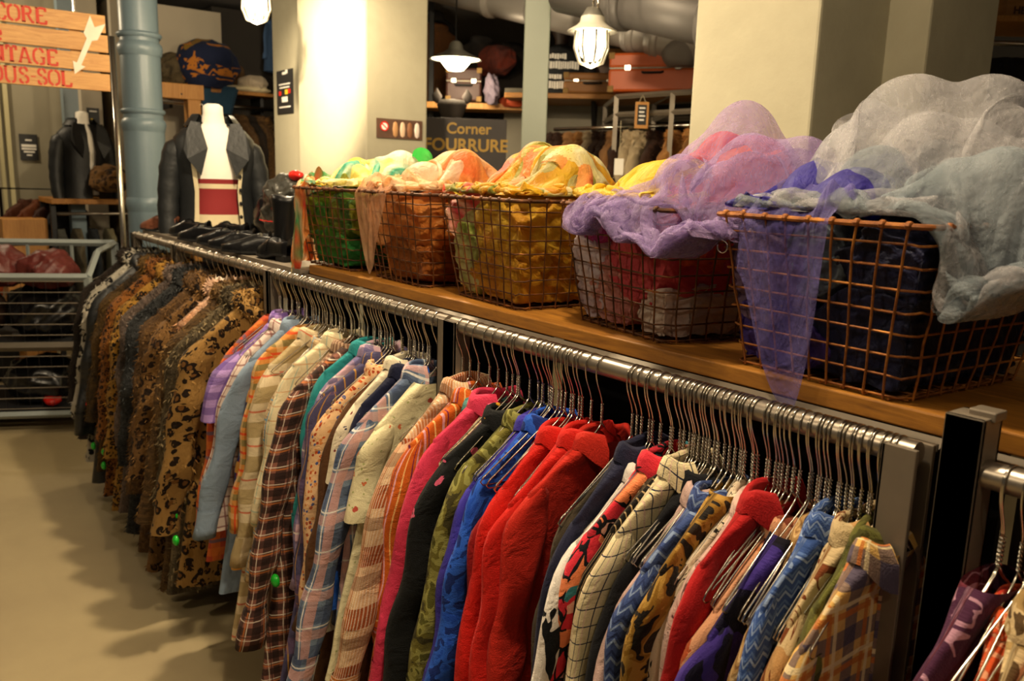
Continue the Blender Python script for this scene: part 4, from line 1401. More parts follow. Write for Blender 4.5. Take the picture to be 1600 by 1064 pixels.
SC = {
    'green': silk('green_yellow_silk', ['#1f5a2a', '#4f8f2a', '#a8b82c', '#1f6a5a'], 7),
    'olive': silk('olive_green_silk', ['#6f8a1e', '#3f6b26', '#c2b83a'], 8),
    'deepgreen': silk('deep_green_silk', ['#1f6a2a', '#2f8a3a', '#5a9a2f'], 6),
    'bright_green': silk('bright_green_silk', ['#2fae45', '#5fc45f']),
    'redgreen': silk('red_orange_green_silk', ['#d8342c', '#e88a3a', '#f0d9a8', '#3f9a5a', '#e0502c'], 6, 0.9),
    'yellow': silk('yellow_silk', ['#e8c020', '#f0d850'], 5, 0.95),
    'tealwhite': silk('white_teal_silk', ['#e8ecd8', '#f4f0d0', '#2fae90', '#e8ecc8'], 6, 0.95),
    'paleyellow': silk('pale_yellow_silk', ['#f0e078', '#f6eec0', '#e8d850'], 5, 0.95),
    'brown': silk('brown_orange_silk', ['#8a4a14', '#b5651c', '#a0561a'], 7),
    'rustor': silk('rust_orange_silk', ['#b8641c', '#d08436', '#8f4a18'], 7),
    'peach': silk('peach_organza', ['#e8a070', '#f0bc90'], 5, 0.55),
    'creamor': silk('cream_orange_silk', ['#f4e2b8', '#efb878', '#f6ecd0'], 5, 0.95),
    'whitepink': silk('white_mauve_silk', ['#e6d6d6', '#cdb2c2', '#efe6e0'], 6),
    'amber': silk('amber_silk', ['#d08a18', '#e0a828', '#c8781a'], 6),
    'golden': silk('golden_yellow_silk', ['#dca41c', '#e8bc34', '#d08c1c'], 6),
    'lemonolive': silk('olive_cream_silk', ['#b5b048', '#dcd494', '#8f9a3a'], 7),
    'pinkstripe': silk('pink_cream_silk', ['#d83a5a', '#f0d8b8', '#e8707a'], 8),
    'coral': silk('coral_olive_silk', ['#e0543c', '#e8705a', '#d8c890', '#a8ae50', '#e8c03a'], 3.6, 0.95),
    'orange': silk('orange_silk', ['#f09038', '#f4b060', '#ec7a3a'], 5, 0.92),
    'lilacwhite': silk('pale_lilac_silk', ['#d9c8d2', '#e8dce0', '#c9b6c6'], 7),
    'magenta': silk('magenta_white_silk', ['#e6d0da', '#c83a9a', '#b03a8a'], 9),
    'coralred': silk('coral_red_silk', ['#c8404a', '#d85058', '#b8343c'], 6),
    'salmon': silk('salmon_pink_silk', ['#d49088', '#c87a74', '#dca69c'], 6),
    'scarletor': silk('scarlet_orange_silk', ['#d8301c', '#ec6a2c', '#e04a24'], 7),
    'creamwhite': silk('cream_white_silk', ['#e4d8c8', '#d8c0b4', '#efe6d4'], 8),
    'lavender': silk('lavender_gauze', ['#9d83bd', '#b39ccc', '#8f78b4'], 5, 0.42, 0.4),
    'violet': silk('violet_gauze', ['#6a60ae', '#7c72bc', '#5a509e'], 5, 0.5, 0.35),
    'greygauze': silk('white_grey_gauze', ['#b4b2b8', '#c6c4c8', '#a4a6ac'], 5, 0.36, 0.35),
    'bluegauze': silk('grey_blue_gauze', ['#8a96a0', '#a0aab2', '#7c8890'], 5, 0.42, 0.35),
    'purple': silk('purple_silk', ['#412a8a', '#523c9a', '#33206c'], 6),
    'indigo': silk('indigo_silk', ['#332a86', '#3f36a0', '#2a2270'], 6),
    'navy': silk('navy_silk', ['#16182e', '#23264e', '#0e101c'], 6),
    'bluegrey': silk('blue_grey_silk', ['#4a5a6e', '#8a949e', '#3a4658'], 8),
    'mauve': silk('mauve_pink_silk', ['#6e5478', '#8a6a88', '#54406a'], 7),
}
GB = ['scarves in the basket of green scarves', 'scarves in the basket of brown scarves', 'scarves in the basket of yellow scarves',
      'scarves in the basket of pink scarves', 'scarves in the basket of purple scarves']
b1, b2, b3, b4, b5 = BASKETS
WADS = [
    (b1, (0.0, -0.04, 0.07), (.19, .20, .10), 'deepgreen', 'deep green scarf stuffed in the bottom of the basket', 1),
    (b1, (-0.10, -0.05, 0.17), (.14, .20, .11), 'green', 'mottled green, yellow and teal scarf behind the basket wires', 2),
    (b1, (0.10, -0.05, 0.19), (.14, .20, .10), 'olive', 'olive green scarf behind the basket wires', 3),
    (b1, (0.0, 0.12, 0.17), (.2, .12, .14), 'yellow', 'yellow scarf deep in the basket of green scarves', 4),
    (b2, (0.03, -0.02, 0.08), (.20, .22, .10), 'brown', 'brown orange scarf bundled in the bottom of the basket', 5),
    (b2, (0.06, -0.05, 0.18), (.17, .20, .10), 'rustor', 'rust orange scarf behind the basket wires', 6),
    (b2, (-0.15, -0.10, 0.18), (.07, .12, .10), 'creamor', 'cream and orange scarf in the corner of the basket', 7),
    (b2, (0.0, 0.12, 0.18), (.2, .12, .13), 'whitepink', 'white and mauve scarf deep in the basket of brown scarves', 8),
    (b3, (0.05, -0.03, 0.08), (.19, .22, .10), 'amber', 'amber scarf in the bottom of the basket of yellow scarves', 9),
    (b3, (0.07, -0.06, 0.19), (.17, .20, .12), 'golden', 'large golden yellow scarf behind the basket wires', 10),
    (b3, (-0.10, -0.09, 0.12), (.09, .14, .14), 'lemonolive', 'olive and cream scarf pressed against the basket wires', 11),
    (b3, (-0.19, -0.08, 0.20), (.05, .13, .09), 'pinkstripe', 'pink and cream scarf in the corner of the basket of yellow scarves', 12),
    (b3, (0.0, 0.12, 0.18), (.2, .12, .13), 'orange', 'orange scarf deep in the basket of yellow scarves', 13),
    (b4, (-0.13, -0.10, 0.12), (.10, .15, .13), 'lilacwhite', 'pale lilac white scarf filling the corner of the basket', 14),
    (b4, (-0.03, -0.12, 0.08), (.09, .13, .10), 'salmon', 'salmon pink scarf behind the basket wires', 15),
    (b4, (0.06, -0.08, 0.16), (.13, .18, .12), 'coralred', 'coral red scarf with a glossy sheen in the middle of the basket', 16),
    (b4, (0.13, -0.06, 0.055), (.10, .19, .07), 'creamwhite', 'cream white scarf in the bottom of the basket', 17),
    (b4, (0.17, -0.02, 0.22), (.08, .20, .08), 'scarletor', 'scarlet orange scarf under the lavender gauze', 18),
    (b4, (-0.09, -0.17, 0.23), (.08, .07, .05), 'magenta', 'magenta and white scarf against the basket wires', 19),
    (b4, (0.0, 0.12, 0.16), (.2, .12, .13), 'paleyellow', 'pale yellow scarf deep in the basket of pink scarves', 20),
    (b5, (-0.09, -0.10, 0.06), (.13, .16, .08), 'purple', 'deep purple scarf in the bottom of the basket', 21),
    (b5, (-0.12, -0.10, 0.17), (.12, .16, .10), 'mauve', 'mauve pink scarf behind the violet gauze', 22),
    (b5, (0.10, -0.02, 0.09), (.15, .24, .12), 'navy', 'dark navy scarf filling the corner of the basket', 23),
    (b5, (0.12, -0.02, 0.20), (.12, .24, .10), 'navy', 'near black scarf on top of the dark navy one', 24),
    (b5, (-0.005, -0.15, 0.21), (.06, .09, .08), 'bluegrey', 'blue grey scarf showing between the violet gauze and navy scarf', 25),
    (b5, (-0.05, 0.12, 0.18), (.2, .12, .12), 'indigo', 'indigo scarf deep in the basket of purple scarves', 26),
]
for (bk, c, r, mn, lab, sd) in WADS:
    wad(bk, c, r, SC[mn], lab, sd, GB[BASKETS.index(bk)], 6 if bk in (b4, b5) else 5)



def lumps(seed, cx, cy, rx, ry, h, n=9):
    """a lumpy heap to drape over: (x, y, z, rx, ry, rz) bundles"""
    rs = np.random.RandomState(seed)
    L = [(cx, cy, BH - 0.03, rx, ry, h * 0.66 + 0.03)]
    for i in range(n):
        a = rs.uniform(0, 6.28)
        d = rs.uniform(0.2, 0.75)
        r = rs.uniform(0.035, 0.075)
        L.append((cx + d * rx * math.cos(a), cy + d * ry * math.sin(a), BH + h * (0.85 - 0.6 * d) - 0.01, r, r * rs.uniform(0.8, 1.3), r * rs.uniform(0.8, 1.2) + 0.015))
    return L


OUT = None
D1 = lumps(1, 0, 0.02, .17, .19, .095)
drape(b1, SC['paleyellow'], 'pale yellow scarf crumpled on top of the basket of green scarves', GB[0], (0.07, -0.02), .95, .32, 20, D1, 1, 48, rough=.05)
drape(b1, SC['tealwhite'], 'white scarf with teal patches on the heap over the green scarves', GB[0], (-0.03, 0.03), .72, .34, 50, D1, 2, 44, z0=.13, rough=.05)
drape(b1, SC['yellow'], 'bright yellow scarf crumpled above the basket of green scarves', GB[0], (-0.06, -0.12), .55, .34, 10, D1, 3, 40, z0=.13, rough=.05)
drape(b1, SC['redgreen'], 'red, orange and green scarf hanging over the end of the basket', GB[0], (-0.20, -0.20), .36, .58, 10, [], 4, 44, z0=.035, lim=OUT, pin='xy', rough=.03)
drape(b1, SC['bright_green'], 'bright green scarf sticking up in a peak', GB[0], (0.13, 0.10), .46, .60, 45, [(0.14, 0.11, BH, .06, .06, .175), (0.12, 0.09, BH, .10, .10, .10)], 5, 42, z0=.24, rough=.03, steps=70)
D2 = lumps(2, 0, 0.02, .17, .19, .105)
drape(b2, SC['creamor'], 'cream and orange scarf crumpled on top of the basket of brown scarves', GB[1], (0.0, 0.0), 1.05, .32, 15, D2, 6, 52, rough=.05)
drape(b2, SC['orange'], 'orange scarf heaped above the brown scarves', GB[1], (0.10, 0.08), .75, .34, 60, D2, 7, 46, z0=.14, rough=.05)
drape(b2, SC['peach'], 'peach organza scarf draped over the basket rim', GB[1], (-0.10, -0.20), .28, .62, 42, [], 8, 44, z0=.03, lim=OUT, pin='y', rough=.025)
D3 = lumps(3, -0.02, 0.02, .18, .19, .13, 9)
drape(b3, SC['golden'], 'golden yellow scarf crumpled along the rim of the basket', GB[2], (0.05, -0.06), 1.0, .33, 5, D3, 9, 54, rough=.05)
drape(b3, SC['orange'], 'orange scarf heaped at the back of the yellow scarves', GB[2], (-0.04, 0.10), .9, .33, 30, D3, 10, 50, z0=.16, rough=.05)
drape(b3, SC['coral'], 'coral, olive and yellow scarf folded across the heap', GB[2], (-0.03, -0.03), .95, .36, 25, D3, 11, 56, z0=.17, rough=.05)
drape(b3, SC['paleyellow'], 'pale yellow scarf on the end of the yellow heap', GB[2], (0.14, 0.06), .7, .34, 70, D3, 12, 46, z0=.15, rough=.05)
D4 = lumps(4, -0.04, 0.02, .18, .19, .06)
drape(b4, SC['yellow'], 'bright yellow scarf lying over the rim of the basket of pink scarves', GB[3], (-0.08, -0.04), 1.0, .34, 12, D4, 13, 54, z0=.10, rough=.05)
drape(b4, SC['scarletor'], 'scarlet orange scarf peeping through the lavender gauze', GB[3], (0.08, 0.05), .7, .36, 40, lumps(5, .08, .04, .12, .15, .13), 14, 46, z0=.2, rough=.05)
LL = (-0.13, 0.36, -0.275, 0.26, BH - 0.055)
DL = lumps(6, 0.14, 0.02, .20, .20, .15, 8) + [(0.08, 0.06, BH + .06, .09, .10, .17)]
drape(b4, SC['lavender'], 'sheer lavender gauze scarf puffed up over two baskets', GB[3], (0.12, -0.02), 1.55, .36, 8, DL, 15, 80, z0=.26, rough=.08, bend=.1, steps=80, lim=LL)
drape(b4, SC['lavender'], 'second sheer lavender gauze scarf under the puffed one', GB[3], (0.12, -0.04), 1.2, .38, 40, lumps(7, 0.14, 0.02, .19, .20, .11, 8), 16, 66, z0=.22, rough=.08, bend=.1, steps=80, lim=LL)
drape(b5, SC['indigo'], 'indigo scarf lying along the rim under the grey gauze', GB[4], (-0.10, -0.02), .9, .34, 25, lumps(8, -.07, .0, .13, .19, .05), 17, 50, z0=.10, rough=.05)
LG = (-0.17, 0.33, -B1 + 0.006, 0.30, BH - .10)
drape(b5, SC['bluegauze'], 'sheer grey blue gauze scarf spilling over the side of the basket', GB[4], (0.12, 0.02), 1.5, .40, 20, lumps(9, 0.10, 0.04, .22, .20, .12, 8), 18, 76, z0=.20, rough=.08, bend=.1, steps=80, lim=LG)
D5 = lumps(10, 0.02, 0.08, .21, .20, .20, 10) + [(-.02, 0.05, BH + .14, .10, .09, .11), (0.07, 0.13, BH + .15, .09, .08, .10), (-.10, .02, BH + .08, .07, .08, .09), (0.14, 0.04, BH + .09, .08, .08, .10), (0.26, 0.06, BH + .03, .09, .12, .09)]
drape(b5, SC['greygauze'], 'sheer white grey gauze scarf heaped in a tall dome', GB[4], (0.06, 0.06), 1.75, .36, 35, D5, 19, 86, z0=.33, rough=.09, bend=.1, steps=80, lim=LG)
drape(b5, SC['greygauze'], 'second sheer white grey gauze scarf under the tall dome', GB[4], (0.05, 0.06), 1.5, .38, 65, lumps(11, 0.04, 0.08, .22, .20, .17, 10), 20, 70, z0=.26, rough=.08, bend=.1, steps=80, lim=LG)
drape(b5, SC['violet'], 'sheer violet gauze scarf hanging down over the front of the basket', GB[4], (-0.04, -0.216), .235, .66, 52, [], 21, 60, z0=.03, rough=.03, bend=.08, steps=150, lim=OUT, pin='y')

# ------------------------------------------------------------------ shoes and boots on the steel shelf


def shoe(loc, rz, label, mat, kind='loafer', size=0.285, name='shoe', seed=0, tilt=0.0):
    """built heel at x=0, toe at +x, sole on z=0"""
    rt = empty(name, loc, rz, label, 'boot' if kind == 'boot' else 'shoe', 'shoes and boots above the fur coats')
    rt.rotation_euler = (tilt, 0, rz)
    L = size
    n, m = 26, 17
    t = np.linspace(0, 1, n)
    w = np.interp(t, [0, .06, .25, .45, .68, .85, .96, 1], [.018, .030, .032, .034, .046, .040, .022, .004])
    h = np.interp(t, [0, .06, .2, .32, .48, .6, .75, .9, .97, 1], [.058, .066, .058, .056, .078, .066, .046, .034, .026, .016])
    h = np.convolve(np.pad(h, 2, 'edge'), np.ones(5) / 5, 'valid')
    opening = (t > 0.03) & (t < 0.50) if kind != 'boot' else (t > 0.04) & (t < 0.46)
    z0 = 0.012 + 0.018 * np.interp(t, [0, .35, .55, 1], [1, .8, 0.05, 0.25])
    V = []
    for i in range(n):
        a = np.linspace(-0.5 * PI, 1.5 * PI, m)[1:-1]
        a = np.linspace(-0.06, PI + 0.06, m)
        cc, ss = np.cos(a), np.sin(a)
        yy = w[i] * np.sign(cc) * np.abs(cc) ** 0.7
        zz = h[i] * np.clip(ss, 0, 1) ** (0.75)
        if opening[i]:
            zz = np.minimum(zz, h[i] * 0.80)
            inner = np.abs(yy) < w[i] * 0.62
            zz = np.where(inner, h[i] * 0.35, zz)
        V.append(np.stack([np.full(m, t[i] * L), yy, z0[i] + zz], -1))
    V = np.array(V)
    up = mk('upper', V.reshape(-1, 3), grid_faces(n, m), mat, rt)
    # lining inside the opening
    idx = np.where(opening)[0]
    P_ = []
    for i in idx:
        yy = np.linspace(-1, 1, 7) * w[i] * 0.66
        P_.append(np.stack([np.full(7, t[i] * L), yy, np.full(7, z0[i] + h[i] * 0.40)], -1))
    mk('insole', np.array(P_).reshape(-1, 3), grid_faces(len(idx), 7), M['tan_lining'] if kind == 'tan' else M['lining'], rt)
    # sole
    S = []
    for i in range(n):
        S.append([(t[i] * L, -w[i] * 1.06, z0[i] + 0.002), (t[i] * L, -w[i] * 1.06, z0[i] - 0.007), (t[i] * L, w[i] * 1.06, z0[i] - 0.007), (t[i] * L, w[i] * 1.06, z0[i] + 0.002)])
    mk('sole', np.array(S).reshape(-1, 3), grid_faces(n, 4, True), M['lining'], rt, None, False)
    bx('heel', (0.0, -0.030, 0.0), (0.075, 0.030, z0[0] - 0.004), M['lining'], rt, 0.004)
    if kind == 'boot':
        b = MB()
        prof = [(0.045, 0.055), (0.046, 0.10), (0.050, 0.16), (0.055, 0.21), (0.057, 0.235), (0.053, 0.235), (0.050, 0.19), (0.042, 0.10)]
        b.lathe(prof, (0.058, 0, 0.01), 20, 1.05, 0.8)
        V2 = b.V[0]
        V2 += 0.005 * waves(V2 * 40, seed, 4)[:, None]
        b.build('shaft', mat, rt, True)
        bx('pull_strap', (0.0, -0.012, 0.21), (0.006, 0.012, 0.27), M['lining'], rt, 0.002)
    else:
        # strap or apron over the instep
        i0 = 13
        a = np.linspace(0.15, PI - 0.15, 12)
        R_ = []
        for dx in (0.0, 0.022):
            ti = np.clip(t[i0] + dx / L, 0, 1)
            ww, hh, zz0 = np.interp(ti, t, w), np.interp(ti, t, h), np.interp(ti, t, z0)
            R_.append(np.stack([np.full(12, ti * L), (ww + .002) * np.sign(np.cos(a)) * np.abs(np.cos(a)) ** 0.7, zz0 + (hh + .003) * np.sin(a) ** .75], -1))
        mk('instep_strap', np.array(R_).reshape(-1, 3), grid_faces(2, 12), mat, rt)
    return rt


ZS = RAILZ + 0.0255
BL, BR = M['black_leather'], M['brown_leather']
shoe((-4.12, 0.15, ZS), math.radians(203), 'brown suede shoe at the far end of the shelf', BR, 'loafer', .30)
shoe((-3.72, 0.19, ZS), math.radians(200), 'black loafer with a tan lining behind the brown suede shoe', BL, 'tan', .31)
shoe((-3.36, 0.16, ZS), math.radians(209), 'shiny black loafer in the middle of the shoe row', BL, 'loafer', .30)
shoe((-3.12, 0.20, ZS), math.radians(216), 'shiny black pointed shoe before the leather bag', BL, 'loafer', .30)
shoe((-2.93, 0.20, ZS), math.radians(222), 'black shoe beside the ankle boot', BL, 'loafer', .29)
shoe((-2.72, 0.24, ZS), math.radians(228), 'big black ankle boot between the shoes and the basket of green scarves', BL, 'boot', .33, 'ankle_boot')
shoe((-2.50, 0.115, ZS), math.radians(184), 'black round-toed shoe at the corner of the green scarf basket', BL, 'loafer', .26)
shoe((-2.95, 0.44, ZS), math.radians(240), 'black boot standing behind the big ankle boot', BL, 'boot', .31, 'ankle_boot')
shoe((-3.55, 0.32, ZS), math.radians(200), 'black shoe in the second row before the crumpled leather bag', BL, 'loafer', .30)

# reddish suede hat-like bag slumped over the boots
def slump(name, label, cat, c, r, mat, seed, crease=14, amp=.22, base=0.0, group=None, tilt=0):
    D, F = ICO[5]
    q = D * np.array(r)
    q = q * (1 - amp + amp * (ridges(q, seed, 4, crease) * 1.3))[:, None]
    q[:, 2] = np.maximum(q[:, 2], -r[2] * 0.75)
    q[:, 2] -= q[:, 2].min()
    o = mk(name, q, F, mat, None, np.stack([q[:, 0] + q[:, 1] * .5, q[:, 2]], -1), True, (c[0], c[1], c[2] + base))
    o.rotation_euler = (0, 0, tilt)
    return tag(o, label, cat, group)


slump('suede_bag', 'reddish brown suede bag slumped behind the shoes', 'bag', (-4.24, 0.25, ZS), (.14, .09, .135), plain('red_brown_suede', '#6b3326', 0.8, 0, .35, 14, .4), 3, 16)
slump('black_bag', 'small black leather bag beside the mannequin', 'bag', (-3.86, 0.55, ZS), (.11, .08, .14), BL, 4, 18)
cb = slump('leather_bag', 'crumpled grey black leather bag with a red oval badge and red stitching', 'bag', (-3.40, 0.47, ZS), (.21, .13, .20), plain('grey_black_leather', '#35342f', 0.35, 0.15, .4, 12, .6), 8, 22, .3)
MB().lathe([(0, 0.008), (0.02, 0.007), (0.030, 0.003), (0.032, 0)], sides=18, sx=1.3, sy=.75).build('badge', M['red_tag'], cb, True, (0.10, -0.085, 0.17)).rotation_euler = (1.2, 0, 0.5)
st = MB()
for q in range(9):
    st.tube([(-0.1 + q * 0.022, -0.117 + 0.0016 * abs(q - 4) ** 1.5, 0.105 + .003 * (q % 2)), (-0.085 + q * 0.022, -0.117 + 0.0016 * abs(q - 3.4) ** 1.5, 0.105)], 0.0022, 5)
st.build('red_stitching', M['red_tag'], cb)
slump('red_pouch', 'small bright red pouch on top of the leather bag', 'pouch', (-3.36, 0.50, ZS + .30), (.07, .035, .03), M['red_tag'], 12, 30)

# ------------------------------------------------------------------ mannequin in a leather jacket


def ell_loft(rows, n=32, a0=0.0, a1=2 * PI, closed=True):
    """rows: (z, rx, ry, cx, cy)"""
    a = np.linspace(a0, a1, n, endpoint=not closed)
    V = np.array([np.stack([cx + rx * np.cos(a), cy + ry * np.sin(a), np.full(n, z)], -1) for z, rx, ry, cx, cy in rows])
    return V, grid_faces(len(rows), n, closed)


def mannequin(loc, rz, label, jlabel, scale=1.0, collar=True, closed=False):
    body = empty('mannequin', loc, rz, label, 'mannequin')
    body.scale = (scale,) * 3
    V, F = ell_loft([(0, .12, .165, 0, 0), (.1, .115, .15, 0, 0), (.2, .105, .135, 0, 0), (.34, .12, .165, 0, 0), (.45, .115, .18, 0, 0), (.52, .085, .165, 0, 0),
                     (.555, .06, .10, 0, 0), (.575, .052, .06, 0, 0), (.62, .048, .052, .005, 0), (.66, .047, .050, .008, 0), (.672, .03, .03, .008, 0), (.674, .001, .001, .008, 0)])
    mk('torso', V.reshape(-1, 3), F, M['white_cloth'], body)
    gapj = 0.62 if not closed else 0.12
    # knitted jumper front with stripes (front is +x)
    for z0, z1, mt, nm in ((0.10, 0.235, 'red_knit', 'jumper_band'), (0.235, 0.26, 'cream', 'jumper_stripe'), (0.26, 0.285, 'red_knit', 'jumper_band'), (0.285, 0.50, 'white_cloth', 'shirt_front'), (0.02, 0.10, 'cream', 'jumper_hem')) if not closed else ():
        rows = []
        for z in np.linspace(z0, z1, 5):
            rx = np.interp(z, [0, .1, .2, .34, .45, .52], [.12, .115, .105, .12, .115, .085]) + .006
            ry = np.interp(z, [0, .1, .2, .34, .45, .52], [.165, .15, .135, .165, .18, .165]) + .006
            rows.append((z, rx, ry, 0, 0))
        V, F = ell_loft(rows, 24, -1.2, 1.2, False)
        mk(nm, V.reshape(-1, 3), F, M[mt], body)
    jk = empty('leather_jacket', loc, rz, jlabel, 'jacket')
    jk.scale = (scale,) * 3
    prof = [(-.03, .165, .215), (.1, .15, .195), (.22, .138, .185), (.34, .148, .205), (.43, .14, .215), (.49, .12, .205), (.535, .095, .16), (.57, .075, .10)]
    V, F = ell_loft([(z, rx, ry, 0, 0) for z, rx, ry in prof], 40, gapj, 2 * PI - gapj, False)
    V += 0.006 * waves(V * 28, 5, 4)[..., None]
    mk('jacket_body', V.reshape(-1, 3), F, M['jacket_leather'], jk)
    for s in (-1, 1):
        P_ = np.array([(0.0, s * .13, .475), (-.005, s * .195, .42), (-.0, s * .222, .30), (.01, s * .238, .17), (.03, s * .245, .04), (.05, s * .240, -.06)])
        tt = np.linspace(0, 1, 18)
        P_ = np.stack([np.interp(tt, np.linspace(0, 1, 6), P_[:, i]) for i in range(3)], 1)
        rad = np.interp(tt, [0, .2, .6, 1], [.050, .064, .054, .046]) * (1 + .06 * np.sin(tt * 40))
        MB().tube(P_, rad, 16).build('sleeve', M['jacket_leather'], jk, True)
        # lapel
        lp = MB()
        Vl = np.array([(.085, s * .075, .57), (.118, s * .045, .44), (.150, s * .085, .30), (.160, s * .15, .385), (.140, s * .165, .43), (.115, s * .145, .52), (.09, s * .12, .575)])
        lp.add(np.concatenate([Vl, Vl + np.array([.008, 0, 0])]), [list(range(7)), list(range(13, 6, -1))] + [[i, (i + 1) % 7, 7 + (i + 1) % 7, 7 + i] for i in range(7)])
        lp.build('lapel', M['jacket_leather'], jk)
        if not closed:
            V, F = ell_loft([(z, rx * 1.0 + .004, ry * .99, 0, 0) for z, rx, ry in prof[:5]], 4, s * .55, s * .68, False)
            mk('fur_edge', V.reshape(-1, 3), F, M['cream'], jk)
    for q in range(4):
        MB().lathe([(0, .005), (.009, .004), (.011, 0)], sides=10).build('button', M['lining'], jk, True, (0.128, 0.11, .30 - q * .07)).rotation_euler = (0, 1.4, .7)
    if collar:
        V, F = ell_loft([(.56, .072, .092, 0, 0), (.60, .074, .09, 0, 0), (.615, .085, .105, 0, 0), (.59, .10, .125, 0, 0), (.555, .11, .15, 0, 0)], 26, 0.75, 2 * PI - .75, False)
        mk('collar', V.reshape(-1, 3), F, M['jacket_leather'], jk)
    return body


pm = at(338, 330, 4.58)
look = math.atan2(CAM_C[1] - pm[1], CAM_C[0] - pm[0])
mannequin((pm[0], pm[1], RAILZ + .026), look + .12, 'white mannequin torso in a striped jumper above the shoes', 'open black leather jacket with wide lapels on the mannequin', 1.02)

# ------------------------------------------------------------------ lettering


def text_mesh(body, size, mat, parent, M4, name='lettering', depth=0.002, bold=0.0, align='CENTER', spacing=1.0):
    cu = bpy.data.curves.new('txt', 'FONT')
    cu.body = body
    cu.size = size
    cu.extrude = depth
    cu.offset = bold
    cu.align_x = align
    cu.space_character = spacing
    to = bpy.data.objects.new('txt', cu)
    COL.objects.link(to)
    bpy.context.view_layer.update()
    me = bpy.data.meshes.new_from_object(to.evaluated_get(bpy.context.evaluated_depsgraph_get()))
    bpy.data.objects.remove(to)
    bpy.data.curves.remove(cu)
    me.name = name
    me.materials.clear()
    me.materials.append(mat)
    o = link(name, me, parent)
    o.matrix_local = M4
    return o


def frame(origin, right, up):
    """matrix whose local x runs along right, y along up, z towards the viewer"""
    r = Vector(right).normalized()
    u = Vector(up).normalized()
    n = r.cross(u)
    return Matrix([[r.x, u.x, n.x, origin[0]], [r.y, u.y, n.y, origin[1]], [r.z, u.z, n.z, origin[2]], [0, 0, 0, 1]])


STENCIL = {   # strokes on a unit cap height; each a polyline; bars are thick, gaps left as in stencil plates
    'C': ([[(.62, .72), (.55, .95), (.40, 1.0)], [(.30, .99), (.08, .80), (.04, .5), (.08, .2), (.30, .01)], [(.40, 0), (.55, .06), (.64, .26)]], .68),
    'O': ([[(.30, .99), (.08, .82), (.04, .5), (.08, .18), (.30, .01)], [(.42, .99), (.64, .82), (.68, .5), (.64, .18), (.42, .01)]], .74),
    'R': ([[(.12, 0), (.12, 1)], [(0, .97), (.12, .97)], [(0, .03), (.24, .03)], [(.24, .97), (.48, .94), (.56, .75), (.48, .56), (.24, .52)], [(.38, .46), (.60, .04), (.72, .04)]], .76),
    'E': ([[(.12, 0), (.12, 1)], [(0, .97), (.12, .97)], [(0, .03), (.12, .03)], [(.22, .97), (.58, .97), (.60, .78)], [(.22, .52), (.46, .52)], [(.22, .03), (.60, .03), (.62, .24)]], .68),
    'N': ([[(.10, 0), (.10, 1)], [(0, .97), (.16, .97)], [(0, .03), (.2, .03)], [(.18, .92), (.58, .08)], [(.66, 0), (.66, 1)], [(.54, .97), (.78, .97)]], .80),
    'T': ([[(.06, .74), (.06, .97), (.26, .97)], [(.40, .97), (.60, .97), (.60, .74)], [(.33, 0), (.33, .93)], [(.20, .03), (.46, .03)]], .66),
    'A': ([[(.10, .03), (.36, .98)], [(.42, .98), (.66, .03)], [(.22, .32), (.52, .32)], [(0, .03), (.2, .03)], [(.54, .03), (.78, .03)]], .80),
    'G': ([[(.62, .74), (.52, .96), (.38, 1)], [(.28, .99), (.08, .80), (.04, .5), (.08, .2), (.28, .01)], [(.38, 0), (.62, .06), (.62, .44)], [(.44, .44), (.72, .44)]], .76),
    'U': ([[(.10, 1), (.10, .25), (.20, .04), (.32, .0)], [(0, .97), (.22, .97)], [(.42, .0), (.56, .06), (.62, .25), (.62, 1)], [(.50, .97), (.74, .97)]], .78),
    'S': ([[(.50, .74), (.44, .95), (.30, 1.0)], [(.22, .99), (.08, .85), (.10, .66), (.30, .54)], [(.34, .50), (.52, .36), (.52, .14), (.36, .01)], [(.26, 0), (.10, .06), (.06, .26)]], .60),
    'L': ([[(.12, 0), (.12, 1)], [(0, .97), (.24, .97)], [(0, .03), (.14, .03)], [(.24, .03), (.58, .03), (.60, .26)]], .64),
    'V': ([[(.10, .97), (.35, .03)], [(.41, .03), (.64, .97)], [(0, .97), (.2, .97)], [(.54, .97), (.76, .97)]], .78),
    'I': ([[(.14, 0), (.14, 1)], [(0, .97), (.28, .97)], [(0, .03), (.28, .03)]], .32),
    '-': ([[(.06, .46), (.34, .46)]], .40),
    'e': ([[(.08, .36), (.5, .36), (.46, .56), (.3, .66)], [(.22, .64), (.06, .46), (.06, .2), (.24, .02)], [(.32, .0), (.5, .1)]], .58),
    'd': ([[(.44, 0), (.44, 1)], [(.36, .6), (.2, .64), (.06, .46), (.06, .18), (.2, 0), (.36, .06)]], .58),
    ' ': ([], .35),
}


